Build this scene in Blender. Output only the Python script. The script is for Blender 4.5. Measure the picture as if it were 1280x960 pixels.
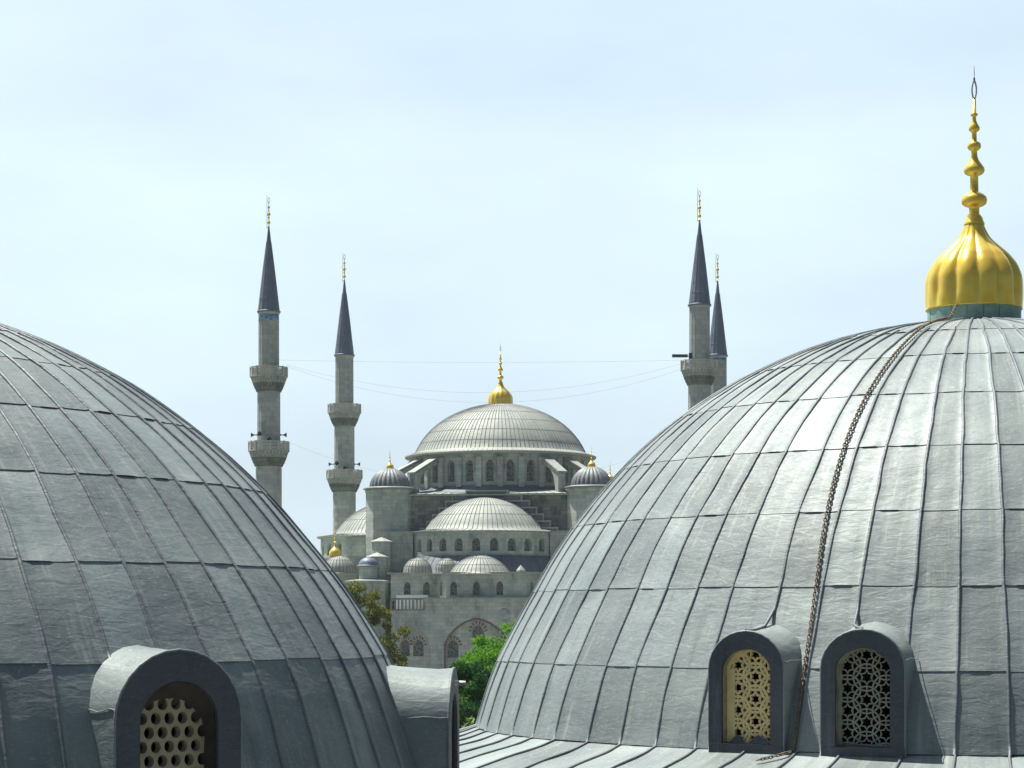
import bpy, math, random
from math import sin, cos, pi, radians, sqrt, atan2, hypot
from mathutils import Vector, Matrix, noise

random.seed(7)
for o in list(bpy.data.objects):
    bpy.data.objects.remove(o)
SC = bpy.context.scene
COL = SC.collection

# ------------------------------------------------------------------ camera
F = 2800.0          # focal length in photo pixels (photo 1280 wide)
HZ = 775.0          # photo row of the horizon
CAMZ = 14.0
cd = bpy.data.cameras.new('camera')
cam = bpy.data.objects.new('camera', cd)
COL.objects.link(cam)
cam.location = (0, 0, CAMZ)
cam.rotation_euler = (pi / 2, 0, 0)
cd.sensor_width = 36
cd.lens = F / 1280 * 36
cd.shift_y = (HZ - 480) / 1280
cd.clip_start = 0.5
cd.clip_end = 20000
SC.camera = cam

# ------------------------------------------------------------------ sky, sun, exposure
SUN_EL = radians(68)
SUN_B = radians(33)                      # sun stands to the left and this far behind the objects
sun_dir = Vector((-cos(SUN_B) * cos(SUN_EL), sin(SUN_B) * cos(SUN_EL), sin(SUN_EL)))
w = bpy.data.worlds.new('World')
SC.world = w
w.use_nodes = True
nt = w.node_tree
bg = nt.nodes['Background']
bg.inputs[1].default_value = 0.05
sky = nt.nodes.new('ShaderNodeTexSky')
sky.sky_type = 'NISHITA'
sky.sun_disc = False
sky.sun_elevation = SUN_EL
sky.sun_rotation = atan2(sun_dir.x, sun_dir.y)
sky.altitude = 0
sky.air_density = 1.0
sky.dust_density = 2.2
sky.ozone_density = 3.0
# thin high cloud veil
tc = nt.nodes.new('ShaderNodeTexCoord')
mp = nt.nodes.new('ShaderNodeMapping')
mp.inputs['Scale'].default_value = (1.6, 1.6, 5.0)
nz = nt.nodes.new('ShaderNodeTexNoise')
nz.inputs['Scale'].default_value = 1.7
nz.inputs['Detail'].default_value = 6
nz.inputs['Roughness'].default_value = 0.5
rmp = nt.nodes.new('ShaderNodeMapRange')
rmp.inputs['From Min'].default_value = 0.3
rmp.inputs['From Max'].default_value = 0.75
rmp.inputs['To Min'].default_value = 0.55
rmp.inputs['To Max'].default_value = 0.85
mx = nt.nodes.new('ShaderNodeMix')
mx.data_type = 'RGBA'
mx.inputs['B'].default_value = (13.2, 16.0, 17.9, 1)
L = nt.links.new
L(tc.outputs['Generated'], mp.inputs['Vector'])
L(mp.outputs[0], nz.inputs['Vector'])
L(nz.outputs[0], rmp.inputs['Value'])
# the veil is bright on the sun's side of the sky and thins out behind the viewer
dt = nt.nodes.new('ShaderNodeVectorMath'); dt.operation = 'DOT_PRODUCT'
hs_ = Vector((-0.35, 0.90, 0.32)).normalized()
dt.inputs[1].default_value = hs_
L(tc.outputs['Generated'], dt.inputs[0])
dr_ = nt.nodes.new('ShaderNodeMapRange')
dr_.interpolation_type = 'SMOOTHSTEP'
dr_.inputs['From Min'].default_value = 0.1
dr_.inputs['From Max'].default_value = 0.85
dr_.inputs['To Min'].default_value = 0.0
dr_.inputs['To Max'].default_value = 1.0
L(dt.outputs['Value'], dr_.inputs['Value'])
ml_ = nt.nodes.new('ShaderNodeMath'); ml_.operation = 'MULTIPLY'
L(dr_.outputs[0], ml_.inputs[0]); L(rmp.outputs[0], ml_.inputs[1])
L(ml_.outputs[0], mx.inputs['Factor'])
L(sky.outputs[0], mx.inputs['A'])
L(mx.outputs['Result'], bg.inputs[0])

sl = bpy.data.lights.new('sun', 'SUN')
sl.energy = 5.0
sl.angle = radians(0.53)
sl.color = (1.0, 0.965, 0.89)
so = bpy.data.objects.new('sun', sl)
so.rotation_euler = (-sun_dir).to_track_quat('-Z', 'Y').to_euler()
so.location = (-60, 40, 120)
COL.objects.link(so)

SC.view_settings.view_transform = 'Standard'
SC.view_settings.look = 'None'
SC.view_settings.exposure = 0.62
SC.view_settings.gamma = 1.0
SC.render.engine = 'CYCLES'
SC.cycles.max_bounces = 6
SC.cycles.diffuse_bounces = 3
SC.cycles.glossy_bounces = 3

# ------------------------------------------------------------------ materials
def rgb(c):
    return (c[0], c[1], c[2], 1)

def new_mat(name):
    m = bpy.data.materials.new(name)
    m.use_nodes = True
    n = m.node_tree
    return m, n, n.nodes['Principled BSDF'], n.links.new

def nnode(n, t, **kw):
    x = n.nodes.new(t)
    for k, v in kw.items():
        x.inputs[k].default_value = v
    return x

def ramp(n, stops):
    r = n.nodes.new('ShaderNodeValToRGB')
    e = r.color_ramp.elements
    while len(e) < len(stops):
        e.new(0.5)
    for i, (p, c) in enumerate(stops):
        e[i].position = p
        e[i].color = rgb(c)
    return r

def mixc(n, fac, a, b, mode='MIX'):
    x = n.nodes.new('ShaderNodeMix')
    x.data_type = 'RGBA'
    x.blend_type = mode
    for s, val in (('Factor', fac), ('A', a), ('B', b)):
        if hasattr(val, 'links') or isinstance(val, bpy.types.NodeSocket):
            n.links.new(val, x.inputs[s])
        else:
            x.inputs[s].default_value = val if s == 'Factor' else rgb(val)
    return x.outputs['Result']

def mat_simple(name, c, rough=0.7, metal=0.0, var=0.25, scale=3.0, bump=0.15, spec=0.5):
    m, n, b, l = new_mat(name)
    tcn = n.nodes.new('ShaderNodeTexCoord')
    t = nnode(n, 'ShaderNodeTexNoise', Scale=scale, Detail=6.0, Roughness=0.6)
    l(tcn.outputs['Object'], t.inputs['Vector'])
    r = ramp(n, [(0.25, [x * (1 - var) for x in c]), (0.75, [min(1, x * (1 + var)) for x in c])])
    l(t.outputs[0], r.inputs[0])
    l(r.outputs[0], b.inputs['Base Color'])
    b.inputs['Roughness'].default_value = rough
    b.inputs['Metallic'].default_value = metal
    b.inputs['Specular IOR Level'].default_value = spec
    if bump:
        bp = nnode(n, 'ShaderNodeBump', Strength=bump, Distance=0.02)
        l(t.outputs[0], bp.inputs['Height'])
        l(bp.outputs[0], b.inputs['Normal'])
    return m

def mat_lead(name, dark, light, rough=0.46, metal=0.25, near=True, bump=0.5):
    """weathered lead sheet: blotches, streaks down the slope, horizontal dents"""
    m, n, b, l = new_mat(name)
    tcn = n.nodes.new('ShaderNodeTexCoord')
    big = nnode(n, 'ShaderNodeTexNoise', Scale=0.9 if near else 0.35, Detail=7.0, Roughness=0.62)
    l(tcn.outputs['Object'], big.inputs['Vector'])
    r = ramp(n, [(0.28, dark), (0.72, light)])
    l(big.outputs[0], r.inputs[0])
    at = n.nodes.new('ShaderNodeAttribute')
    at.attribute_name = 'tone'
    mr = nnode(n, 'ShaderNodeMapRange')
    mr.inputs['To Min'].default_value = 0.78
    mr.inputs['To Max'].default_value = 1.18
    l(at.outputs['Fac'], mr.inputs['Value'])
    c1 = mixc(n, 1.0, r.outputs[0], (1, 1, 1), 'MULTIPLY')
    l(mr.outputs[0], c1.node.inputs['B'])
    # pale oxide flecks
    fl = nnode(n, 'ShaderNodeTexNoise', Scale=22.0 if near else 3.0, Detail=4.0, Roughness=0.7)
    mpn = n.nodes.new('ShaderNodeMapping')
    mpn.inputs['Scale'].default_value = (1, 1, 2.6)
    l(tcn.outputs['Object'], mpn.inputs['Vector'])
    l(mpn.outputs[0], fl.inputs['Vector'])
    fr = nnode(n, 'ShaderNodeMapRange')
    fr.inputs['From Min'].default_value = 0.56
    fr.inputs['From Max'].default_value = 0.8
    l(fl.outputs[0], fr.inputs['Value'])
    c2 = mixc(n, fr.outputs[0], c1, [min(1, x * 1.45) for x in light])
    # dark grime specks
    gr = nnode(n, 'ShaderNodeTexNoise', Scale=6.0 if near else 1.3, Detail=8.0, Roughness=0.75)
    l(mpn.outputs[0], gr.inputs['Vector'])
    g2 = nnode(n, 'ShaderNodeMapRange')
    g2.inputs['From Min'].default_value = 0.55
    g2.inputs['From Max'].default_value = 0.85
    g2.inputs['To Max'].default_value = 0.7
    l(gr.outputs[0], g2.inputs['Value'])
    c3 = mixc(n, g2.outputs[0], c2, [x * 0.5 for x in dark])
    # oxide streaks and runoff down the slope
    sp = n.nodes.new('ShaderNodeSeparateXYZ')
    l(tcn.outputs['Object'], sp.inputs[0])
    an = n.nodes.new('ShaderNodeMath'); an.operation = 'ARCTAN2'
    l(sp.outputs[0], an.inputs[0]); l(sp.outputs[1], an.inputs[1])
    cv = n.nodes.new('ShaderNodeCombineXYZ')
    l(an.outputs[0], cv.inputs[0]); l(sp.outputs[2], cv.inputs[2])
    mp3 = n.nodes.new('ShaderNodeMapping')
    mp3.inputs['Scale'].default_value = (46, 1, 0.75) if near else (40, 1, 0.25)
    l(cv.outputs[0], mp3.inputs['Vector'])
    stn = nnode(n, 'ShaderNodeTexNoise', Scale=1.0, Detail=4.0, Roughness=0.65)
    l(mp3.outputs[0], stn.inputs['Vector'])
    s1 = nnode(n, 'ShaderNodeMapRange')
    s1.inputs['From Min'].default_value = 0.56; s1.inputs['From Max'].default_value = 0.78
    s1.inputs['To Max'].default_value = 0.85
    l(stn.outputs[0], s1.inputs['Value'])
    c4 = mixc(n, s1.outputs[0], c3, (light[0] * 1.35, light[1] * 1.33, light[2] * 1.2))
    s2 = nnode(n, 'ShaderNodeMapRange')
    s2.inputs['From Min'].default_value = 0.44; s2.inputs['From Max'].default_value = 0.25
    s2.inputs['To Max'].default_value = 0.55
    l(stn.outputs[0], s2.inputs['Value'])
    c5 = mixc(n, s2.outputs[0], c4, [x * 0.62 for x in dark])
    l(c5, b.inputs['Base Color'])
    b.inputs['Metallic'].default_value = metal
    rr = nnode(n, 'ShaderNodeMapRange')
    rr.inputs['To Min'].default_value = rough - 0.1
    rr.inputs['To Max'].default_value = rough + 0.16
    l(gr.outputs[0], rr.inputs['Value'])
    l(rr.outputs[0], b.inputs['Roughness'])
    b.inputs['Specular IOR Level'].default_value = 0.4
    # dents, stretched along the courses
    d1 = nnode(n, 'ShaderNodeTexNoise', Scale=5.0 if near else 1.0, Detail=5.0, Roughness=0.55, Distortion=0.6)
    mp2 = n.nodes.new('ShaderNodeMapping')
    mp2.inputs['Scale'].default_value = (1, 1, 2.8)
    l(tcn.outputs['Object'], mp2.inputs['Vector'])
    l(mp2.outputs[0], d1.inputs['Vector'])
    bp = nnode(n, 'ShaderNodeBump', Strength=bump, Distance=0.035 if near else 0.12)
    l(d1.outputs[0], bp.inputs['Height'])
    l(bp.outputs[0], b.inputs['Normal'])
    return m

def mat_stone(name, dark, light, course=0.55, blen=1.1, joint=0.72, stain=0.5):
    m, n, b, l = new_mat(name)
    tcn = n.nodes.new('ShaderNodeTexCoord')
    # unroll onto the surface so that courses run level on any facing
    sx = n.nodes.new('ShaderNodeSeparateXYZ')
    l(tcn.outputs['Object'], sx.inputs[0])
    ad = n.nodes.new('ShaderNodeMath'); ad.operation = 'ADD'
    l(sx.outputs[0], ad.inputs[0]); l(sx.outputs[1], ad.inputs[1])
    cb = n.nodes.new('ShaderNodeCombineXYZ')
    l(ad.outputs[0], cb.inputs[0]); l(sx.outputs[2], cb.inputs[1])
    br = nnode(n, 'ShaderNodeTexBrick', Scale=1.0)
    br.inputs['Brick Width'].default_value = blen
    br.inputs['Row Height'].default_value = course
    br.inputs['Mortar Size'].default_value = 0.025
    br.inputs['Mortar Smooth'].default_value = 0.4
    br.inputs['Bias'].default_value = 0.0
    br.inputs['Color1'].default_value = rgb(dark)
    br.inputs['Color2'].default_value = rgb(light)
    br.inputs['Mortar'].default_value = rgb([x * joint for x in dark])
    l(cb.outputs[0], br.inputs['Vector'])
    t = nnode(n, 'ShaderNodeTexNoise', Scale=0.45, Detail=8.0, Roughness=0.7)
    mpn = n.nodes.new('ShaderNodeMapping')
    mpn.inputs['Scale'].default_value = (1, 1, 0.45)
    l(tcn.outputs['Object'], mpn.inputs['Vector'])
    l(mpn.outputs[0], t.inputs['Vector'])
    r = ramp(n, [(0.3, (0.33, 0.345, 0.33)), (0.47, (0.82, 0.84, 0.80)), (0.72, (1.2, 1.2, 1.1))])
    l(t.outputs[0], r.inputs[0])
    c = mixc(n, stain + 0.3, br.outputs[0], r.outputs[0], 'MULTIPLY')
    l(c, b.inputs['Base Color'])
    b.inputs['Roughness'].default_value = 0.88
    b.inputs['Specular IOR Level'].default_value = 0.2
    bp = nnode(n, 'ShaderNodeBump', Strength=0.4, Distance=0.06)
    l(br.outputs['Fac'], bp.inputs['Height'])
    bp.invert = True
    l(bp.outputs[0], b.inputs['Normal'])
    return m

def mat_pane(name):
    m, n, b, l = new_mat(name)
    tcn = n.nodes.new('ShaderNodeTexCoord')
    v = nnode(n, 'ShaderNodeTexVoronoi', Scale=3.2)
    l(tcn.outputs['Object'], v.inputs['Vector'])
    r = ramp(n, [(0.3, (0.035, 0.04, 0.045)), (0.55, (0.16, 0.165, 0.155))])
    l(v.outputs['Distance'], r.inputs[0])
    l(r.outputs[0], b.inputs['Base Color'])
    b.inputs['Roughness'].default_value = 0.6
    return m

def mat_tile(name):
    m, n, b, l = new_mat(name)
    tcn = n.nodes.new('ShaderNodeTexCoord')
    v = nnode(n, 'ShaderNodeTexVoronoi', Scale=2.2)
    l(tcn.outputs['Object'], v.inputs['Vector'])
    r = ramp(n, [(0.28, (0.03, 0.16, 0.36)), (0.62, (0.22, 0.36, 0.42))])
    l(v.outputs['Distance'], r.inputs[0])
    l(r.outputs[0], b.inputs['Base Color'])
    b.inputs['Roughness'].default_value = 0.35
    return m

def mat_leaf(name, a, c, trans=0.35):
    m, n, b, l = new_mat(name)
    at = n.nodes.new('ShaderNodeAttribute')
    at.attribute_name = 'tone'
    r = ramp(n, [(0.0, a), (1.0, c)])
    l(at.outputs['Fac'], r.inputs[0])
    l(r.outputs[0], b.inputs['Base Color'])
    b.inputs['Roughness'].default_value = 0.6
    b.inputs['Specular IOR Level'].default_value = 0.25
    tr = n.nodes.new('ShaderNodeBsdfTranslucent')
    l(r.outputs[0], tr.inputs['Color'])
    ms = n.nodes.new('ShaderNodeMixShader')
    ms.inputs[0].default_value = trans
    l(b.outputs[0], ms.inputs[1])
    l(tr.outputs[0], ms.inputs[2])
    l(ms.outputs[0], n.nodes['Material Output'].inputs[0])
    return m

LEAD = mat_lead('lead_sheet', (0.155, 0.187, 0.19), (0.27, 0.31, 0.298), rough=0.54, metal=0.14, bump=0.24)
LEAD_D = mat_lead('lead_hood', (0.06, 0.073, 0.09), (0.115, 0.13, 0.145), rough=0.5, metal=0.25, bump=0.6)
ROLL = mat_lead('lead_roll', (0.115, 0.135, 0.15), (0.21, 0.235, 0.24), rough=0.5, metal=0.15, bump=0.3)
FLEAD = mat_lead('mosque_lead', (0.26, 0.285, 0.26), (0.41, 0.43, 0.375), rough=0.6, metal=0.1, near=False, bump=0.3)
FSEAM = mat_simple('mosque_lead_seam', (0.15, 0.16, 0.17), rough=0.7, var=0.3, scale=0.6, bump=0)
FDARK = mat_lead('dark_lead', (0.075, 0.097, 0.115), (0.14, 0.17, 0.185), rough=0.55, metal=0.15, near=False, bump=0.3)
SPIRE = mat_lead('spire_lead', (0.11, 0.14, 0.19), (0.20, 0.235, 0.28), rough=0.5, metal=0.2, near=False, bump=0.2)
STONE = mat_stone('mosque_stone', (0.37, 0.42, 0.395), (0.51, 0.545, 0.495), joint=.86)
MSTONE = mat_stone('minaret_stone', (0.38, 0.415, 0.39), (0.50, 0.525, 0.48), joint=.86, course=0.7, blen=1.3, stain=0.35)
STONE_DK = mat_stone('dark_stone', (0.17, 0.185, 0.175), (0.30, 0.315, 0.285), joint=.8, stain=.6)
GREYL = mat_lead('turret_lead', (0.14, 0.165, 0.175), (0.27, 0.295, 0.29), rough=0.5, metal=0.15, near=False, bump=0.2)
TSTONE = mat_stone('tomb_stone', (0.34, 0.32, 0.27), (0.46, 0.43, 0.36), course=0.35, blen=0.8)
SUNLIT_W = mat_simple('sunlit_white', (0.82, 0.82, 0.78), rough=0.9, var=0.06, bump=0)
PALE = mat_simple('pale_stone', (0.5, 0.49, 0.43), rough=0.85, var=0.2, scale=1.0, bump=0)
VDARK = mat_simple('dark_voussoir', (0.17, 0.12, 0.10), rough=0.85, var=0.3, scale=1.0, bump=0)
VPALE = mat_simple('pale_voussoir', (0.40, 0.38, 0.32), rough=0.85, var=0.2, scale=1.0, bump=0)
PANE = mat_pane('lattice_pane')
TILE = mat_tile('blue_tile')
GOLD = mat_simple('gilding', (1.0, 0.63, 0.10), rough=0.24, metal=0.5, var=0.16, scale=5.0, bump=0.06)
COPPER = mat_simple('green_copper', (0.27, 0.40, 0.34), rough=0.6, metal=0.1, var=0.35, scale=5.0, bump=0.3)
SILVER = mat_simple('pale_metal', (0.62, 0.60, 0.55), rough=0.45, metal=0.6, var=0.1)
RUST = mat_simple('rusty_iron', (0.22, 0.165, 0.12), rough=0.8, metal=0.3, var=0.45, scale=18, bump=0.3)
STUCCO = mat_simple('cream_stucco', (0.86, 0.69, 0.34), rough=0.9, var=0.16, scale=9, bump=0.3)
STUCCO_OLD = mat_simple('grey_stucco', (0.36, 0.35, 0.28), rough=0.9, var=0.25, scale=9, bump=0.3)
STUCCO_TAN = mat_simple('tan_stucco', (0.42, 0.35, 0.23), rough=0.9, var=0.2, scale=9, bump=0.3)
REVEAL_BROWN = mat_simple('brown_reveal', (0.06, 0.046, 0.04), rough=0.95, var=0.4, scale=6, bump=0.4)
REVEAL = mat_simple('reveal_stone', (0.36, 0.31, 0.21), rough=0.95, var=0.5, scale=7, bump=0.5)
DARKM = mat_simple('dark_metal', (0.05, 0.055, 0.06), rough=0.5, metal=0.4, var=0.2)
CABLE = mat_simple('steel_cable', (0.10, 0.11, 0.12), rough=0.6, metal=0.3, var=0.1)
BARK = mat_simple('bark', (0.10, 0.075, 0.05), rough=0.95, var=0.4, scale=4, bump=0.5)
LEAF_B = mat_leaf('bright_leaf', (0.06, 0.20, 0.015), (0.20, 0.42, 0.03), 0.45)
LEAF_D = mat_leaf('dark_leaf', (0.015, 0.075, 0.018), (0.05, 0.16, 0.03), 0.35)
LEAF_R = mat_leaf('bronze_leaf', (0.07, 0.105, 0.014), (0.24, 0.235, 0.035), 0.35)
LEAF_V = mat_leaf('broad_leaf', (0.08, 0.17, 0.025), (0.24, 0.36, 0.09), 0.35)
GROUND = mat_simple('ground', (0.06, 0.075, 0.04), rough=0.95, var=0.4, scale=0.05, bump=0)
BOUNCE = mat_simple('bounce_stone', (0.22, 0.22, 0.20), rough=0.9, var=0.15, scale=0.4, bump=0)
PAVING = mat_simple('paving', (0.12, 0.12, 0.11), rough=0.9, var=0.2, scale=0.6, bump=0)

# ------------------------------------------------------------------ mesh helpers
class MB:
    def __init__(self):
        self.v = []; self.f = []; self.m = []; self.s = []; self.t = []
    def add(self, verts, faces, mat=0, smooth=False, tone=0.5):
        b = len(self.v)
        self.v += [tuple(p) for p in verts]
        for fc in faces:
            self.f.append([b + i for i in fc])
            self.m.append(mat); self.s.append(smooth); self.t.append(tone)
    def build(self, name, mats, parent=None, loc=None):
        me = bpy.data.meshes.new(name)
        me.from_pydata(self.v, [], self.f)
        for m in (mats if isinstance(mats, (list, tuple)) else [mats]):
            me.materials.append(m)
        me.polygons.foreach_set('material_index', self.m)
        me.polygons.foreach_set('use_smooth', self.s)
        a = me.attributes.new('tone', 'FLOAT', 'FACE')
        a.data.foreach_set('value', self.t)
        me.update()
        o = bpy.data.objects.new(name, me)
        COL.objects.link(o)
        if parent:
            o.parent = parent
        if loc:
            o.location = loc
        return o

def thing(name, label, cat, loc=(0, 0, 0), rotz=0, group=None):
    o = bpy.data.objects.new(name, None)
    o.empty_display_size = 0.5
    COL.objects.link(o)
    o.location = loc
    o.rotation_euler = (0, 0, rotz)
    o['label'] = label; o['category'] = cat
    if group: o['group'] = group
    return o

def tag(o, label, cat, group=None):
    o['label'] = label; o['category'] = cat
    if group: o['group'] = group
    return o

def lathe(mb, prof, n, c=(0, 0), a0=0.0, a1=2 * pi, mat=0, smooth=True, lobe=None, capb=False, capt=False, tone=0.5):
    """turn a profile [(r, z)] about the vertical through c; angle 0 = towards -Y, growing to +X"""
    full = abs(a1 - a0 - 2 * pi) < 1e-6
    k = n if full else n + 1
    vs = []
    for (r, z) in prof:
        for i in range(k):
            a = a0 + (a1 - a0) * i / n
            rr = r * (lobe(a, z) if lobe else 1)
            vs.append((c[0] + rr * sin(a), c[1] - rr * cos(a), z))
    fs = []
    for j in range(len(prof) - 1):
        for i in range(n):
            i2 = (i + 1) % k
            fs.append((j * k + i, j * k + i2, (j + 1) * k + i2, (j + 1) * k + i))
    mb.add(vs, fs, mat, smooth, tone)
    if capb: mb.add(vs[:k], [list(range(k))[::-1]], mat, False, tone)
    if capt: mb.add(vs[-k:], [list(range(k))], mat, False, tone)

def box(mb, x0, x1, y0, y1, z0, z1, mat=0, M=None):
    vs = [Vector((x, y, z)) for z in (z0, z1) for y in (y0, y1) for x in (x0, x1)]
    if M: vs = [M @ p for p in vs]
    mb.add(vs, [(0, 2, 3, 1), (4, 5, 7, 6), (0, 1, 5, 4), (2, 6, 7, 3), (0, 4, 6, 2), (1, 3, 7, 5)], mat)

def prism(mb, poly, z0, z1, mat=0, top=True, topmat=None):
    n = len(poly)
    vs = [(x, y, z0) for x, y in poly] + [(x, y, z1) for x, y in poly]
    mb.add(vs, [(i, (i + 1) % n, n + (i + 1) % n, n + i) for i in range(n)], mat)
    if top:
        mb.add(vs[n:], [list(range(n))], mat if topmat is None else topmat)
        mb.add(vs[:n], [list(range(n))[::-1]], mat)

def tube(mb, pts, rad, n=6, mat=0, smooth=True, closed=False, tone=0.5):
    """tube along pts; rad a number or a list"""
    pts = [Vector(p) for p in pts]
    k = len(pts)
    up = None
    vs = []
    for i, p in enumerate(pts):
        if closed:
            t = pts[(i + 1) % k] - pts[i - 1]
        else:
            t = pts[min(i + 1, k - 1)] - pts[max(i - 1, 0)]
        t.normalize()
        if up is None:
            up = Vector((0, 0, 1)) if abs(t.z) < 0.9 else Vector((1, 0, 0))
        s = t.cross(up).normalized()
        up = s.cross(t).normalized()
        r = rad[i] if isinstance(rad, (list, tuple)) else rad
        for j in range(n):
            a = 2 * pi * j / n
            vs.append(p + s * (cos(a) * r) + up * (sin(a) * r))
    fs = []
    for i in range(k if closed else k - 1):
        i2 = (i + 1) % k
        for j in range(n):
            fs.append((i * n + j, i2 * n + j, i2 * n + (j + 1) % n, i * n + (j + 1) % n))
    if not closed:
        fs.append(list(range(n))[::-1]); fs.append([(k - 1) * n + j for j in range(n)])
    mb.add(vs, fs, mat, smooth, tone)

def catmull(pts, per=8):
    out = []
    P = [pts[0]] + list(pts) + [pts[-1]]
    for i in range(1, len(P) - 2):
        for k in range(per):
            t = k / per
            out.append(tuple(0.5 * ((2 * P[i][d]) + (-P[i - 1][d] + P[i + 1][d]) * t +
                       (2 * P[i - 1][d] - 5 * P[i][d] + 4 * P[i + 1][d] - P[i + 2][d]) * t * t +
                       (-P[i - 1][d] + 3 * P[i][d] - 3 * P[i + 1][d] + P[i + 2][d]) * t ** 3)
                       for d in range(len(pts[0]))))
    out.append(tuple(pts[-1]))
    return out

# ------------------------------------------------------------------ the gilded finials
def finial_profile(full=True):
    # (height, radius) in units of the bulb's own radius, read off the big finial
    return [(0, 0.98), (0.2, 1.0), (0.45, 1.0), (0.65, 0.98), (0.87, 0.89), (1.02, 0.78), (1.12, 0.69), (1.28, 0.51),
            (1.44, 0.345), (1.6, 0.25), (1.72, 0.20)]

def finial_stem(mb, s, z0, n=16, mat=0):
    P = [(0.0, 0.21), (0.03, 0.215), (0.05, 0.20), (0.15, 0.17), (0.21, 0.125), (0.23, 0.105), (0.36, 0.105),
         (0.365, 0.12), (0.39, 0.19), (0.43, 0.245), (0.50, 0.265), (0.57, 0.25), (0.62, 0.2), (0.66, 0.13), (0.68, 0.09),
         (1.02, 0.08), (1.025, 0.14), (1.06, 0.19), (1.11, 0.215), (1.17, 0.205), (1.25, 0.15), (1.34, 0.09), (1.42, 0.065),
         (1.53, 0.06), (1.535, 0.09), (1.58, 0.135), (1.63, 0.14), (1.68, 0.125), (1.71, 0.08), (1.72, 0.055),
         (1.91, 0.048), (1.915, 0.07), (1.95, 0.11), (2.0, 0.115), (2.07, 0.075), (2.15, 0.04), (2.24, 0.038),
         (2.245, 0.07), (2.28, 0.075), (2.30, 0.04), (2.58, 0.034), (2.585, 0.0)]
    lathe(mb, [(r * s, z0 + z * s) for z, r in P], n, mat=mat)

def finial_crescent(mb, s, z0, mat=0):
    """slender leaf-shaped loop on the very top"""
    for sg in (-1, 1):
        pts = []
        for i in range(9):
            t = i / 8
            x = sg * 0.046 * sin(pi * min(1, t * 1.12)) ** 0.8 if t < 0.89 else 0
            pts.append((x * s, 0, z0 + (t * 0.46) * s))
        tube(mb, pts, 0.02 * s, 5, mat)
    tube(mb, [(0, 0, z0 + 0.38 * s), (0, 0, z0 + 0.70 * s)], [0.018 * s, 0.004 * s], 5, mat)

def big_finial(parent, s, z):
    """gadrooned gilt bulb on a green copper collar"""
    NL = 13
    def lob(a, zz):
        x = (a * NL / (2 * pi) + 0.28) % 1.0
        h = (zz - z) / s
        dep = 0.12 * min(1, 0.35 + h * 2) * (1 if h < 1.2 else max(0.5, 1 - (h - 1.2)))
        return 1 - dep * (1 - abs(sin(pi * x)) ** 0.55)
    mb = MB()
    pr = catmull([(r * s, z + h * s) for h, r in finial_profile()], 4)
    lathe(mb, pr, NL * 12, lobe=lob)
    lathe(mb, [(0.90 * s, z - 0.02), (0.985 * s, z - 0.02), (0.985 * s, z)], NL * 12, lobe=lob)
    b = mb.build('finial', GOLD, parent)
    mb = MB()
    finial_stem(mb, s, z + 1.72 * s, 24)
    mb.build('stem', GOLD, b)
    mb = MB()
    finial_crescent(mb, s, z + (1.72 + 2.585) * s - 0.01)
    mb.build('crescent', SILVER, b)
    mb = MB()
    for i in range(18):
        a0 = 2 * pi * i / 18; a1 = 2 * pi * (i + 0.97) / 18
        off = random.uniform(-0.006, 0.006)
        lathe(mb, [(0.93 * s + off, z - 0.23), (0.95 * s + off, z - 0.2), (0.955 * s + off, z - 0.012), (0.9 * s, z - 0.01)], 4,
              a0=a0, a1=a1, smooth=False, tone=random.random())
    lathe(mb, [(0.925 * s, z - 0.24), (0.925 * s, z - 0.02)], 48)
    mb.build('collar', COPPER, b)
    return b

def small_finial(parent, s, x, y, z, name='finial', n=14, lobed=True):
    """the same silhouette at a distance; s = bulb radius"""
    mb = MB()
    lob = (lambda a, zz: 1 - 0.07 * (0.5 + 0.5 * cos(a * 14))) if lobed else None
    lathe(mb, [(r * s, h * s) for h, r in finial_profile()], 56 if lobed else n, lobe=lob)
    finial_stem(mb, s, 1.72 * s, n)
    finial_crescent(mb, s, (1.72 + 2.58) * s)
    return mb.build(name, GOLD, parent, (x, y, z))

# ------------------------------------------------------------------ the two near lead domes
def make_profile(nodes):
    pts = catmull(nodes, 10)                      # (z, r), bottom to top
    acc = [0]
    for a, b in zip(pts, pts[1:]):
        acc.append(acc[-1] + hypot(b[0] - a[0], b[1] - a[1]))
    def at(s):
        s = max(0, min(acc[-1], s))
        lo, hi = 0, len(acc) - 1
        while hi - lo > 1:
            mid = (lo + hi) // 2
            if acc[mid] <= s: lo = mid
            else: hi = mid
        t = (s - acc[lo]) / max(1e-9, acc[hi] - acc[lo])
        z = pts[lo][0] * (1 - t) + pts[hi][0] * t
        r = pts[lo][1] * (1 - t) + pts[hi][1] * t
        dz = pts[hi][0] - pts[lo][0]; dr = pts[hi][1] - pts[lo][1]
        q = hypot(dz, dr) or 1
        return r, z, dz / q, -dr / q              # radius, height, outward normal (radial, vertical)
    def s_of_z(z):
        for i in range(len(pts) - 1):
            if pts[i][0] <= z <= pts[i + 1][0]:
                t = (z - pts[i][0]) / max(1e-9, pts[i + 1][0] - pts[i][0])
                return acc[i] * (1 - t) + acc[i + 1] * t
        return acc[-1] if z > pts[-1][0] else 0
    def r_of_z(z):
        return at(s_of_z(z))[0]
    return at, s_of_z, r_of_z, acc[-1]

NS = 72                                           # lead rolls round the dome

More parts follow.
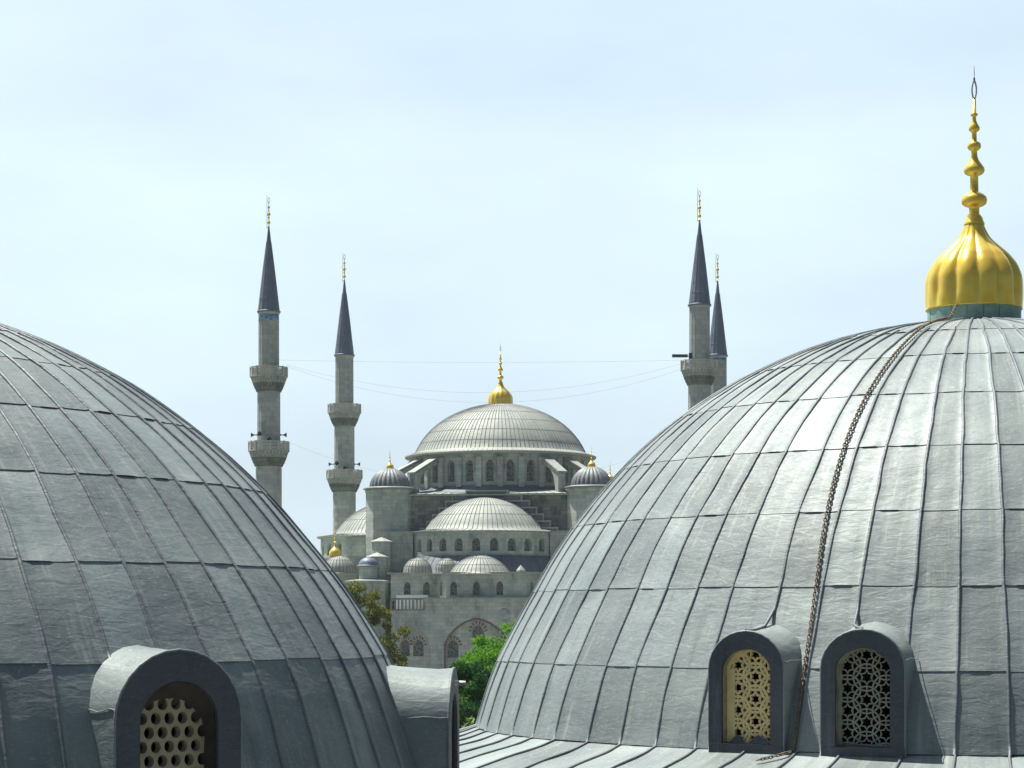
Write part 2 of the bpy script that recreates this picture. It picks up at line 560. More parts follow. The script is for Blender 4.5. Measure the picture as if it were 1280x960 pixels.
def lead_dome(parent, nodes, rows, phase, dormers, zskirt, seed):
    """panels lapped course over course with rolls on the joints; dormers: (angle, half width, z of top)"""
    at, s_of_z, r_of_z, smax = make_profile(nodes)
    rnd = random.Random(seed)
    step = 2 * pi / NS
    seams = [phase + step * k + rnd.uniform(-0.008, 0.008) for k in range(NS)]
    def hole(phi, r, z):
        for (a, hw, zt, rf) in dormers:
            d = (phi - a + pi) % (2 * pi) - pi
            if abs(d) * r < hw * 0.75 and z < zt - 0.22:
                return True
        return False
    sv = seed * 13.7
    def dent(phi, s, r):
        x, y = phi * 6.5, s
        d = noise.noise((x * 1.3 + sv, y * 3.0, sv)) * 0.009
        d += noise.noise((x * 3.4, y * 7.0 + sv, 3.1)) * 0.0045
        d *= 0.45 + 0.55 * min(1, max(0, 1.35 - s / smax * 1.2))
        return d
    def pt(phi, s, off):
        r, z, nr, nz_ = at(s)
        rr = r + off * nr
        return (rr * sin(phi), -rr * cos(phi), z + off * nz_)
    mb = MB()
    srow = [s_of_z(z) for z in rows]
    NU = 10
    for i in range(len(srow) - 1):
        NV = max(8, int((srow[i + 1] - srow[i]) / 0.085))
        for k in range(NS):
            p0 = seams[k]; p1 = seams[(k + 1) % NS]
            if p1 < p0: p1 += 2 * pi
            tone = rnd.random()
            s0 = srow[i] + rnd.uniform(-0.013, 0.013)
            s1 = srow[i + 1] + 0.06
            lift = rnd.choice((0.000, 0.002, 0.004))
            extra = rnd.uniform(0.004, 0.010) if rnd.random() < 0.4 else 0.0
            ex0 = rnd.uniform(0.1, 0.4); ex1 = ex0 + rnd.uniform(0.4, 0.55)
            vs = []; fs = []
            for b in range(NV + 1):
                tv = (b / NV)
                s = s0 + (s1 - s0) * tv
                rr, zz = at(s)[:2]
                for a in range(NU + 1):
                    tu = a / NU
                    phi = p0 + (p1 - p0) * tu
                    edge = max(0, 1 - b / 1.4)
                    off = 0.005 * (1 - tv) + edge * lift
                    if ex0 < tu < ex1: off += extra * edge
                    off += dent(phi, s, rr) * min(1, min(tu, 1 - tu) * 4 + 0.25)
                    off += 0.012 * max(0, abs(tu - 0.5) * 2 - 0.72) / 0.28     # sheet turned up to the roll
                    vs.append(pt(phi, s, off))
            for b in range(NV):
                for a in range(NU):
                    phi = p0 + (p1 - p0) * (a + 0.5) / NU
                    s = s0 + (s1 - s0) * (b + 0.5) / NV
                    rr, zz = at(s)[:2]
                    if hole(phi, rr, zz): continue
                    q = b * (NU + 1) + a
                    fs.append((q, q + 1, q + NU + 2, q + NU + 1))
            mb.add(vs, fs, 0, True, tone)
            # thickness of the lapped lower edge
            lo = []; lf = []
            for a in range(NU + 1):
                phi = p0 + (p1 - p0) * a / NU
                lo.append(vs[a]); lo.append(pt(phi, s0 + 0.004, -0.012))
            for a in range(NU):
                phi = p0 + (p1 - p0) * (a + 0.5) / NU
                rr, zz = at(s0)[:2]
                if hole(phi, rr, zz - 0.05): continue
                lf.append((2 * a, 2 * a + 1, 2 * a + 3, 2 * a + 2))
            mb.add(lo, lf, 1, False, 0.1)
    # rolls
    for k, ph in enumerate(seams):
        top = smax - 0.05 if k % 2 == 0 else s_of_z(rows[-2]) + 0.12
        bot = 0.0
        bend = None
        for (a, hw, zt, rf) in dormers:
            d = (ph - a + pi) % (2 * pi) - pi
            if abs(d) * r_of_z(zt - 0.5) < hw * (0.7 if rf else 0.95):
                bot = s_of_z(zt + (0.24 if rf else -0.06) - abs(d) * 1.2)
                if rf and abs(d) < 0.04: bend = (a, d, zt, rf)
        nn = max(6, int((top - bot) / 0.14))
        pts = []; rad = []
        for q in range(nn + 1):
            s = bot + (top - bot) * q / nn
            r = at(s)[0]
            wob = noise.noise((k * 7.3 + sv, s * 1.3, 0.5)) * 0.022 + noise.noise((k * 3.1, s * 4.0, sv)) * 0.009
            pts.append(pt(ph + wob / max(r, 0.6), s, 0.012))
            rad.append(0.0185 * (1 + 0.16 * noise.noise((k * 2.2, s * 5, 9.0))) * (0.75 + 0.25 * min(1, r / 3)))
        if bend:
            a, d, zt, rf = bend
            p0_ = pts[0]
            pre = []
            for (yy, fd) in ((.01, 0), (.12, .15), (.24, .4), (.36, .7), (.46, .9)):
                u_ = rf - yy
                dz_ = .2 * yy ** 2.2 + .8 * max(0, yy - .15) ** 2 * .12 - .006
                aa = a + d * fd
                pre.append((u_ * sin(aa), -u_ * cos(aa), zt + dz_ + .016))
            pts = pre + pts
            rad = [0.0175] * len(pre) + rad
        tube(mb, pts, rad, 7, 2)
    # low skirt roof
    zb, rb = nodes[0]
    sk = catmull([(rb - 0.07, zb + 0.09), (rb - 0.045, zb + 0.02), (rb + 0.08, zb - 0.035), (rb + 0.28, zb - 0.10), (rb + 0.7, zb - 0.2), (rb + 1.25, zskirt)], 4)
    sk_n = len(sk)
    sk += [(rb + 1.24, zskirt - .05), (rb + .55, zskirt - .055)]
    for k in range(NS):
        p0 = seams[k]; p1 = seams[(k + 1) % NS]
        if p1 < p0: p1 += 2 * pi
        tn = rnd.random()
        vs = []; fs = []
        for j, (r, z) in enumerate(sk):
            for a in range(5):
                ph = p0 + (p1 - p0) * a / 4
                d = noise.noise((ph * 9 + sv, r * 5, 1.7)) * 0.008
                vs.append((r * sin(ph), -r * cos(ph), z + d))
        for j in range(len(sk) - 1):
            for a in range(4):
                q = j * 5 + a
                fs.append((q, q + 5, q + 6, q + 1))
        mb.add(vs, fs, 0, True, tn)
        sh = rnd.uniform(-0.012, 0.012)
        tube(mb, [((r) * sin(p0 + sh * (j / len(sk))), -(r) * cos(p0 + sh * (j / len(sk))), z + 0.012) for j, (r, z) in enumerate(sk[:sk_n])], 0.0155, 6, 2)
    return mb.build('lead_dome', [LEAD, LEAD_D, ROLL], parent), r_of_z, s_of_z, at

def arch_pts(hw, zb, zs, rise, n=14, pointed=0.0):
    """outline of an arch from bottom left over the top to bottom right"""
    jm = [zb + (zs - zb) * i / 7 for i in range(7)]
    out = [(-hw, z) for z in jm]
    for i in range(n + 1):
        a = pi - pi * i / n
        x = hw * cos(a)
        z = zs + rise * (sin(a) ** (1 - 0.25 * pointed)) + pointed * 0.12 * rise * max(0, 1 - abs(cos(a)) * 2)
        out.append((x, z))
    out += [(hw, z) for z in jm[::-1]]
    return out

def dormer(parent, phi, rf, hw, zt, zb, fw, ftop, rdepth, frame_m, reveal_m, grille_fn, dlen, flare, seed, sill=0.09, crown_roll=False, ysl=0.75, taper=1.0, tdrop=0.0):
    rnd = random.Random(seed)
    o = Vector((sin(phi), -cos(phi), 0)); l = Vector((cos(phi), sin(phi), 0))
    def P(x, y, z):
        return o * (rf - y) + l * x + Vector((0, 0, z))
    rise = hw * 0.92
    zs = zt - rise
    outer = arch_pts(hw, zb, zs, rise)
    ihw = hw - fw
    inner = arch_pts(ihw, zb + sill, zs - 0.02, zt - ftop - (zs - 0.02))
    n = len(outer)
    # hood of dressed lead
    mb = MB()
    NY = 12
    vs = []; fs = []
    for j in range(NY + 1):
        y = 0.012 + dlen * (j / NY) ** 1.2
        g = flare * max(0, y - 0.15) ** 2
        for i, (x, z) in enumerate(outer):
            k = 1 + g
            up = max(0, (z - zs) / rise)
            nx = noise.noise((x * 5 + seed, z * 5, y * 4)) * 0.012 + noise.noise((x * 12 + seed, z * 14, y * 9)) * 0.006
            vs.append(P(x * k + nx, y, z + ysl * y ** 2.2 * up + g * rise * 0.3 * up + nx))
    for j in range(NY):
        for i in range(n - 1):
            q = j * n + i
            fs.append((q, q + 1, q + n + 1, q + n))
    mb.add(vs, fs, 0, True)
    # cover strip seam half way down the flank and the bead round the front edge
    tube(mb, [P(x * 1.004, 0.012, z + 0.003) for x, z in outer], 0.014, 6, 0)
    if crown_roll:
        tube(mb, [P(0.0 + 0.03 * (j / 5) ** 2, 0.0 + j * 0.11, zt + 0.012 + 0.16 * j * 0.11 + 0.03 * (j / 5) ** 3) for j in range(6)], 0.022, 6, 1)
    for xs in (-1, 1):
        zz = zs + 0.1
        pts = [P(xs * (hw * 0.985 * (1 + flare * max(0, y - 0.12) ** 1.4) + 0.004), y, zz + 0.03 * noise.noise((y * 6, seed, xs))) for y in (0.02, 0.1, 0.18, 0.26, 0.34, 0.42)]
        tube(mb, pts, 0.005, 5, 0)
    hood = mb.build('dormer', [LEAD, ROLL], parent)
    # front frame
    mb = MB()
    vs = [P(x, 0, z) for x, z in outer] + [P(x, 0.0, z) for x, z in inner] + [P(x * 0.985, 0.03, z - 0.004) for x, z in inner]
    fs = [(i, n + i, n + i + 1, i + 1) for i in range(n - 1)] + [(n + i, 2 * n + i, 2 * n + i + 1, n + i + 1) for i in range(n - 1)]
    mb.add(vs, fs, 0, False)
    # sill sheet, dressed up over the bottom of the opening
    m_ = 8
    sv_ = []
    for i in range(m_ + 1):
        x = -hw + 2 * hw * i / m_
        h = sill + 0.02 * noise.noise((x * 7, seed, 2.2))
        sv_ += [P(x, -0.004, zb - 0.02), P(x, -0.004, zb + h if abs(x) < ihw else zb + h * 0.98), P(x, rdepth, zb + h + 0.012)]
    sf = []
    for i in range(m_):
        a = i * 3
        sf += [(a, a + 3, a + 4, a + 1), (a + 1, a + 4, a + 5, a + 2)]
    mb.add(sv_, sf, 0, False)
    for xx in (-ihw * 0.5, ihw * 0.45):
        pass
    mb.build('frame', frame_m, hood)
    # reveal
    mb = MB()
    vs = []; fs = []
    K = 6
    for j in range(K + 1):
        y = 0.03 + (rdepth - 0.03 + 0.06) * j / K
        for x, z in inner:
            d = noise.noise((x * 9, z * 9, y * 14 + seed)) * 0.010
            tj = j / K
            up_ = max(0.0, (z - zb - sill) / (zt - ftop - zb - sill)) 
            vs.append(P(x * 0.985 * (1 + (taper - 1) * tj) + d, y, z - 0.004 + d - tdrop * tj * up_))
    for j in range(K):
        for i in range(n - 1):
            q = j * n + i
            fs.append((q, q + n, q + n + 1, q + 1))
    mb.add(vs, fs, 0, True)
    mb.build('reveal', reveal_m, hood)
    # grille
    grille_fn(hood, P, ihw * taper, zb + sill, zt - ftop - tdrop, rdepth)
    return hood

def flat_bar(mb, P, pts, wd, y0, y1, closed=False, mat=0):
    k = len(pts)
    vs = []
    for i, (x, z) in enumerate(pts):
        a = pts[(i + 1) % k] if (closed or i < k - 1) else pts[i]
        b = pts[i - 1] if (closed or i > 0) else pts[i]
        tx, tz = a[0] - b[0], a[1] - b[1]
        q = hypot(tx, tz) or 1
        nx, nz_ = -tz / q * wd / 2, tx / q * wd / 2
        vs += [P(x + nx, y0, z + nz_), P(x - nx, y0, z - nz_), P(x - nx, y1, z - nz_), P(x + nx, y1, z + nz_)]
    fs = []
    for i in range(k if closed else k - 1):
        j = (i + 1) % k
        for c in range(4):
            fs.append((i * 4 + c, j * 4 + c, j * 4 + (c + 1) % 4, i * 4 + (c + 1) % 4))
    mb.add(vs, fs, mat)

def star_grille(mat, a, bw, shift, border):
    """pierced stucco: rings on a hexagonal lattice with six-pointed stars between"""
    def fn(hood, P, hw, zb, zt, y):
        mb = MB()
        cz = (zb + zt) / 2 - 0.03
        e = 0.0
        lim = hw + 0.015
        def ok(x, z):
            zs = zt - hw
            if abs(x) > lim or z < zb - 0.01: return False
            return z < zs or hypot(x, z - zs) < hw + 0.02
        def bars(pts, wd, closed, dy=0):
            run = []
            seq = pts + ([pts[0]] if closed else [])
            for p in seq:
                if ok(*p): run.append(p)
                else:
                    if len(run) > 1: flat_bar(mb, P, run, wd, y + dy, y + 0.045)
                    run = []
            if len(run) > 1: flat_bar(mb, P, run, wd, y + dy, y + 0.045)
        for ci in range(-2, 3):
            for ri in range(-5, 6):
                x = ci * a * 0.866 + shift
                z = cz + ri * a + (a / 2 if ci % 2 else 0)
                kk = 0.0007 * (ci + ri * 2)
                bars([(x + a * 0.60 * cos(t * pi / 16), z + a * 0.60 * sin(t * pi / 16)) for t in range(32)], bw, True, kk)
                st = []
                for t in range(12):
                    rr = a * (0.30 if t % 2 == 0 else 0.20)
                    st.append((x + rr * cos(t * pi / 6 + pi / 6), z + rr * sin(t * pi / 6 + pi / 6)))
                bars(st, bw * 0.95, True, 0.004 + kk)
                for t in range(6):
                    an = t * pi / 3 + pi / 6
                    bars([(x + a * r_ * cos(an), z + a * r_ * sin(an)) for r_ in (0.28, 0.36, 0.44, 0.58)], bw * 0.9, False, 0.006 + kk)
        # margin of the slab
        op = arch_pts(hw + 0.03, zb - 0.02, zt - hw, hw + 0.03)
        for side in (-1, 1):
            bwid = border[0] if side < 0 else border[1]
            flat_bar(mb, P, [(side * (hw - bwid / 2 + 0.03), zb), (side * (hw - bwid / 2 + 0.03), zt - hw * 0.75)], bwid + 0.06, y - 0.006, y + 0.045)
        ap = [(x, z) for x, z in arch_pts(hw - border[1] / 2 + 0.02, zb, zt - hw, hw - border[1] / 2 + 0.02) if z > zt - hw - 0.01]
        flat_bar(mb, P, ap, border[1] + 0.04, y - 0.009, y + 0.045)
        flat_bar(mb, P, [(-hw, zb), (hw, zb)], 0.05, y - 0.012, y + 0.045)
        mb.build('grille', mat, hood)
    return fn

def round_hole_grille(mat, pitch, hole):
    def fn(hood, P, hw, zb, zt, y):
        mb = MB()
        rows = int((zt - zb) / (pitch * 0.866)) + 3
        for r in range(-1, rows):
            for c in range(-5, 6):
                x = c * pitch + (pitch / 2 if r % 2 else 0) + 0.01
                z = zt - 0.11 - r * pitch * 0.866
                if abs(x) > hw + pitch * 0.9: continue
                if z > zt - hw and hypot(x, z - (zt - hw)) > hw + pitch * 0.75: continue
                N = 24
                vs = []
                for i in range(N):
                    a = 2 * pi * i / N + pi / 2
                    sect = (a - pi / 2) % (pi / 3) - pi / 6
                    hr = pitch / 2 / cos(sect) 
                    # hexagon with points up tiles on this lattice
                    hx, hz_ = hr * cos(a + pi / 6 + 0) , hr * sin(a + pi / 6)
                    vs.append(P(x + hr * cos(a), y, z + hr * sin(a)))
                for i in range(N):
                    a = 2 * pi * i / N + pi / 2
                    vs.append(P(x + hole * cos(a), y, z + hole * sin(a)))
                for i in range(N):
                    a = 2 * pi * i / N + pi / 2
                    vs.append(P(x + hole * 0.96 * cos(a), y + 0.07, z + hole * 0.96 * sin(a)))
                fs = []
                for i in range(N):
                    j = (i + 1) % N
                    fs += [(i, j, N + j, N + i), (N + i, N + j, 2 * N + j, 2 * N + i)]
                mb.add(vs, fs, 0, False, random.random())
        mb.build('grille', mat, hood)
    return fn

# --- right-hand domed tomb
RC = (6.19, 30.0)
tomb_r = thing('domed_tomb', 'near grey lead dome with gilded finial, hanging chain and two arched dormers, at right',
               'tomb', (RC[0], RC[1], 0))
Rn = [(-1.42, 6.66), (-.95, 6.52), (-.56, 6.375), (-.2, 6.2), (.3, 5.93), (.9, 5.585), (1.5, 5.15), (2.1, 4.62), (2.6, 4.06),
      (3.0, 3.48), (3.3, 2.93), (3.6, 2.22), (3.8, 1.5), (3.95, .62), (3.96, .4)]
Rn = [(z + CAMZ, r) for z, r in Rn]
Rrows = [CAMZ + z for z in (-1.42, -.54, .37, 1.22, 1.98, 2.66, 3.2, 3.62, 3.955)]
D1, D2 = radians(-32.9), radians(-21.6)
shell_r, rz_r, sz_r, at_r = lead_dome(tomb_r, Rn, Rrows, radians(-3.2), [(D1, .45, CAMZ - .125, 6.72), (D2, .45, CAMZ - .105, 6.72)], CAMZ - 1.78, 3)
big_finial(tomb_r, 0.652, CAMZ + (775 - 386) / F * 30)
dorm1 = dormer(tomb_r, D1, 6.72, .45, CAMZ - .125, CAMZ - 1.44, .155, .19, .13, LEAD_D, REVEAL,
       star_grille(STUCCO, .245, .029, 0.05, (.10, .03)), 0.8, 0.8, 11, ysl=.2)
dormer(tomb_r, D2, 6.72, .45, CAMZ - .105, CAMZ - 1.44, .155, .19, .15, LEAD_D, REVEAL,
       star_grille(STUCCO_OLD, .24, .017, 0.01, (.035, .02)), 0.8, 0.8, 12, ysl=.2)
o_ = Vector((sin(D1), -cos(D1), 0)); l_ = Vector((cos(D1), sin(D1), 0))
mb = MB()
hts = [.03, .07, .12, .10, .05, .02, .05, .10, .115, .09, .08, .07]
for i in range(len(hts) - 1):
    xa = -.24 + .48 * i / 11; xb = -.24 + .48 * (i + 1) / 11
    q = [(xa, 0, .07), (xb, 0, .07), (xb, .03 + hts[i + 1] * .3, .07 + hts[i + 1]), (xa, .03 + hts[i] * .3, .07 + hts[i])]
    mb.add([o_ * (6.72 - .035 - y) + l_ * x + Vector((0, 0, CAMZ - 1.44 + z)) for x, y, z in q], [(0, 1, 2, 3)], 0, False)
mb.build('torn_flashing', LEAD_D, dorm1)
mb = MB()
lathe(mb, [(7.2, 0), (7.2, CAMZ - 2.3), (7.5, CAMZ - 2.25), (7.75, CAMZ - 1.95), (7.85, CAMZ - 1.82)], 8, a0=pi / 8, a1=2 * pi + pi / 8, smooth=False)
lathe(mb, [(8.0, CAMZ - 1.80), (0.02, CAMZ - 1.80)], 72, smooth=False)
mb.build('wall', TSTONE, tomb_r)

# chain lying on the right-hand dome
mb = MB()
cpts = []
smx = sz_r(CAMZ + 3.9)
path = [(radians(-29.4), s) for s in ()]
n_ = 400
for i in range(n_ + 1):
    t = i / n_
    s = smx * (1 - t)
    r, z, nr, nz_ = at_r(s)
    ph = radians(-30.0 + 1.6 * t + 0.5 * sin(t * 9))
    off = 0.04
    rr = r + off * nr
    cpts.append(Vector((rr * sin(ph), -rr * cos(ph), z + off * nz_)))
zf, rf_ = CAMZ - 1.42, 6.66
for i in range(1, 30):
    t = i / 29
    ph = radians(-28.2 - 2.6 * t ** 1.3)
    rr = rf_ + 0.05 + 0.34 * t
    z = zf - 0.02 - 0.10 * t + 0.035
    cpts.append(Vector((rr * sin(ph), -rr * cos(ph), z)))
# from the collar to the first link
cpts.insert(0, Vector((0.62 * sin(radians(-33)), -0.62 * cos(radians(-33)), CAMZ + 4.16)))
LK = 0.062
acc = 0; k = 0
cur = cpts[0].copy()
idx = 1
links = []
while idx < len(cpts):
    d = (cpts[idx] - cur).length
    if acc + d >= LK * 0.72:
        nxt = cur + (cpts[idx] - cur) * ((LK * 0.72 - acc) / d)
        links.append(nxt.copy()); cur = nxt; acc = 0
    else:
        acc += d; cur = cpts[idx].copy(); idx += 1
crnd = random.Random(4)
for i in range(len(links) - 1):
    c = links[i]; t = (links[i + 1] - links[i]).normalized()
    nrm = Vector((c.x, c.y, (c.z - CAMZ + 2) * 1.2)).normalized()
    side = t.cross(nrm).normalized()
    up = side.cross(t)
    a = (pi / 4 if i % 2 else -pi / 4) + crnd.uniform(-.35, .35)
    sdir = side * cos(a) + up * sin(a)
    ring = []
    for q in range(10):
        an = 2 * pi * q / 10
        ring.append(c + t * (cos(an) * LK * 0.5) + sdir * (sin(an) * LK * 0.235))
    tube(mb, ring, 0.0075, 5, 0, True, True)
ch = mb.build('chain', RUST, None, (RC[0], RC[1], 0))
tag(ch, 'rusty iron chain lying over the right lead dome from its finial to the skirt', 'chain')

# --- left-hand domed tomb
LC = (-7.33, 23.0)
tomb_l = thing('domed_tomb', 'darker near lead dome cut off by the left edge, with two big arched dormers',
               'tomb', (LC[0], LC[1], 0))
Ln = [(-2.15, 6.68), (-1.45, 6.44), (-1.0, 6.29), (-.7, 6.185), (-.42, 6.06), (-.2, 5.935), (.3, 5.615), (.8, 5.22), (1.3, 4.79), (1.8, 4.25), (2.3, 3.585),
      (2.6, 3.06), (2.85, 2.52), (3.08, 1.85), (3.26, 1.1), (3.34, .55), (3.345, .4)]
Ln = [(z + CAMZ, r) for z, r in Ln]
Lrows = [CAMZ + z for z in (-2.15, -1.3, -.36, .5, 1.29, 1.93, 2.45, 2.83, 3.12, 3.34)]
Lrows = [CAMZ + z for z in (-2.15, -.36, .5, 1.29, 1.93, 2.45, 2.83, 3.12, 3.34)]
E1, E2 = radians(44.8), radians(87)
lead_dome(tomb_l, Ln, Lrows, radians(1.6), [(E1, .62, CAMZ - .25, 0), (E2, .6, CAMZ - .42, 0)], CAMZ - 2.5, 8)
big_finial(tomb_l, 0.652, CAMZ + 3.345 + 0.2)
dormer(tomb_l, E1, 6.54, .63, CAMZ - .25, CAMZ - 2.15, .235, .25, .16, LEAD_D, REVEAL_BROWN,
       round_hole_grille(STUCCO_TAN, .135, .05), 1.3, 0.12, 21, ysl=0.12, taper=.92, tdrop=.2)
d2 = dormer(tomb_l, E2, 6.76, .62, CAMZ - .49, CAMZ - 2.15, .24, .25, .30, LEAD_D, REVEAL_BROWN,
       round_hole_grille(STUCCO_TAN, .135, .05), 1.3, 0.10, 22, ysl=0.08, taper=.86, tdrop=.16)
mb = MB()
oo = Vector((sin(E2), -cos(E2), 0))
ll = Vector((cos(E2), sin(E2), 0))
bp_ = oo * 6.76 + ll * (.02) + Vector((0, 0, CAMZ - .64))
tube(mb, [bp_ - oo * 0.05, bp_ + oo * 0.11], [0.03, 0.024], 8)
mb.build('hook', SILVER, d2)
mb = MB()
lathe(mb, [(7.2, 0), (7.2, CAMZ - 3.1), (7.5, CAMZ - 3.0), (7.8, CAMZ - 2.7), (7.87, CAMZ - 2.55)], 8, a0=pi / 8, a1=2 * pi + pi / 8, smooth=False)
lathe(mb, [(8.0, CAMZ - 2.53), (0.02, CAMZ - 2.53)], 72, smooth=False)
mb.build('wall', TSTONE, tomb_l)

# ------------------------------------------------------------------ the mosque
MC = Vector((-1.8, 350.0, 0))
TH = radians(7.5)
ct, st_ = cos(TH), sin(TH)
mosque = thing('mosque', 'great grey stone mosque with tiers of lead domes, beyond the two near domes', 'mosque', MC, -TH)

def uz(px, py, v):
    """local u, z of a photo point lying in the plane at local depth v"""
    k = (px - 640) / F
    u = (k * (350 + v * ct) - MC.x - v * st_) / (ct + k * st_)
    Y = 350 - u * st_ + v * ct
    return u, CAMZ + (HZ - py) / F * Y

def arch_h(t, pointed):
    t = min(1.0, abs(t))
    return (1 - t ** 1.7) ** 0.72 if pointed else sqrt(max(0, 1 - t * t))

def bay_wall(mb, fmap, x0, x1, z0, z1, holes, depth, mat=0, dx=1.0, top=False):
    """wall with real arched openings; holes (xc, half width, sill, spring, rise, pointed); fmap(x, inward depth, z)"""
    xs = {x0, x1}
    for (xc, hw, a, b, c, p) in holes:
        for i in range(11):
            xs.add(xc - hw + 2 * hw * i / 10)
    xs = sorted(xs)
    full = []
    for a, b in zip(xs, xs[1:]):
        k = max(1, int((b - a) / dx + 0.5))
        full += [a + (b - a) * i / k for i in range(k)]
    full.append(xs[-1])
    for a, b in zip(full, full[1:]):
        if b - a < 1e-6: continue
        mid = (a + b) / 2
        h = [q for q in holes if abs(mid - q[0]) < q[1]]
        if not h:
            mb.add([fmap(a, 0, z0), fmap(b, 0, z0), fmap(b, 0, z1), fmap(a, 0, z1)], [(0, 1, 2, 3)], mat)
            continue
        xc, hw, sill, spr, rise, pt_ = h[0]
        ta = spr + rise * arch_h((a - xc) / hw, pt_); tb = spr + rise * arch_h((b - xc) / hw, pt_)
        if sill > z0 + 1e-6:
            mb.add([fmap(a, 0, z0), fmap(b, 0, z0), fmap(b, 0, sill), fmap(a, 0, sill)], [(0, 1, 2, 3)], mat)
            mb.add([fmap(a, 0, sill), fmap(b, 0, sill), fmap(b, depth, sill), fmap(a, depth, sill)], [(0, 1, 2, 3)], mat)
        mb.add([fmap(a, 0, ta), fmap(b, 0, tb), fmap(b, 0, z1), fmap(a, 0, z1)], [(0, 1, 2, 3)], mat)
        mb.add([fmap(a, 0, ta), fmap(a, depth, ta), fmap(b, depth, tb), fmap(b, 0, tb)], [(0, 1, 2, 3)], mat)
    for (xc, hw, sill, spr, rise, pt_) in holes:
        for sx in (-1, 1):
            x = xc + sx * hw
            mb.add([fmap(x, 0, sill), fmap(x, depth, sill), fmap(x, depth, spr), fmap(x, 0, spr)], [(0, 1, 2, 3)], mat)

def pane(parent, fmap, hole, depth, name='window'):
    xc, hw, sill, spr, rise, pt_ = hole
    mb = MB()
    n = 8
    for i in range(n):
        a = xc - hw * 1.02 + 2.04 * hw * i / n; b = xc - hw * 1.02 + 2.04 * hw * (i + 1) / n
        mb.add([fmap(a, depth, sill - .03), fmap(b, depth, sill - .03), fmap(b, depth, spr + rise * arch_h((b - xc) / hw, pt_) + .02),
                fmap(a, depth, spr + rise * arch_h((a - xc) / hw, pt_) + .02)], [(0, 1, 2, 3)], 0)
    # stone tracery rim
    pts = [(xc - hw * .93, sill + .05)] + [(xc + hw * .93 * c_, spr + rise * .95 * arch_h(c_, pt_)) for c_ in (-1, -.85, -.6, -.3, 0, .3, .6, .85, 1)] + [(xc + hw * .93, sill + .05)]
    for (a, za), (b, zb_) in zip(pts, pts[1:]):
        tube(mb, [fmap(a, depth - .02, za), fmap(b, depth - .02, zb_)], 0.06, 4, 1, False)
    return mb.build(name, [PANE, VPALE], parent)

def ribbed_cap(mb, R, z0, H, n, rows, c=(0, 0), a0=0, a1=2 * pi, rib=0.06, skirt=None, segs=None, bulge=0.0):
    """lead-covered dome: curved cap, seam ribs, lapped courses; mat 0 lead, 1 seam"""
    pr = []
    Rs = (R * R + H * H) / (2 * H)
    a_max = math.asin(min(1, R / Rs)) if H <= R else pi / 2
    m = 14
    for i in range(m + 1):
        a = a_max * (1 - i / m)
        pr.append((max(0.02, Rs * sin(a) * (1 + bulge * sin(pi * i / m))), z0 + H - Rs + Rs * cos(a)))
    if skirt:
        pr = skirt + pr
    lathe(mb, pr, segs or n, c, a0, a1, 0, True)
    full = abs(a1 - a0 - 2 * pi) < 1e-6
    for k in range(n if full else n + 1):
        a = a0 + (a1 - a0) * k / n
        pts = []
        for j, (r, z) in enumerate(pr):
            if r < R * 0.10 or (k % 2 and r < R * 0.3): break
            pts.append((c[0] + r * sin(a), c[1] - r * cos(a), z + rib * 0.3))
        if len(pts) > 1:
            tube(mb, pts, rib, 4, 1, False)
    for t in rows:
        ra = t * a_max
        r = Rs * sin(ra) * (1 + bulge * sin(pi * t)); z = z0 + H - Rs + Rs * cos(ra)
        segn = (segs or n)
        pts = [(c[0] + (r + .03) * sin(a0 + (a1 - a0) * i / segn), c[1] - (r + .03) * cos(a0 + (a1 - a0) * i / segn), z + .03) for i in range(segn if full else segn + 1)]
        tube(mb, pts, rib * 0.38, 4, 1, False, full)
    return pr

# main drum and dome
ZD0, ZD1 = 34.3, 39.1
RD = 14.0
NWIN = 28
mb = MB()
def drum_map(R, c, a00):
    return lambda x, d, z: (c[0] + (R - d) * sin(x / R + a00), c[1] - (R - d) * cos(x / R + a00), z)
fm = drum_map(RD, (0, 0), 0.0)
wd = 2 * pi * RD / NWIN
holes = [(-pi * RD + wd * (k + .5), .62, ZD0 + .55, ZD0 + 3.1, .75, True) for k in range(NWIN)]
holes = [(x + wd * 0.5 + 0.28, a, b, c, d, e) for x, a, b, c, d, e in holes]
bay_wall(mb, fm, -pi * RD + wd * .5, pi * RD + wd * .5, ZD0 - .6, ZD1, holes, .55, 0, 0.8)
# slim buttress pilasters either side of the openings
for k in range(NWIN):
    x = holes[k][0] + wd / 2
    a = x / RD
    M = Matrix.Rotation(a, 4, 'Z')
    box(mb, -.42, .42, -RD - .5, -RD + .05, ZD0 - .3, ZD1 - .55, 0, M)
drum = mb.build('drum', STONE, mosque)
for h in holes:
    pane(drum, fm, h, .5)
mb = MB()
lathe(mb, [(RD - .4, ZD1 - .02), (RD + .85, ZD1), (RD + 1.0, ZD1 + .28), (RD + .1, ZD1 + .55), (RD - .55, ZD1 + .85)], 120)
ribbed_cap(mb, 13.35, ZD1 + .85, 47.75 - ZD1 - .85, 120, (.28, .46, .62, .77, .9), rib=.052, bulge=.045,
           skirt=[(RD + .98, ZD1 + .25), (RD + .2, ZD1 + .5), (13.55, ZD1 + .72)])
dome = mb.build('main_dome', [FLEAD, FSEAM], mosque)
small_finial(dome, 1.95, 0, 0, 47.55)
mb = MB()
lathe(mb, [(RD + .3, ZD0 - .05), (RD + .45, ZD0 - .5), (RD + 3.0, ZD0 - 1.35)], 96, smooth=True)
mb.build('drum_skirt', FDARK, mosque)

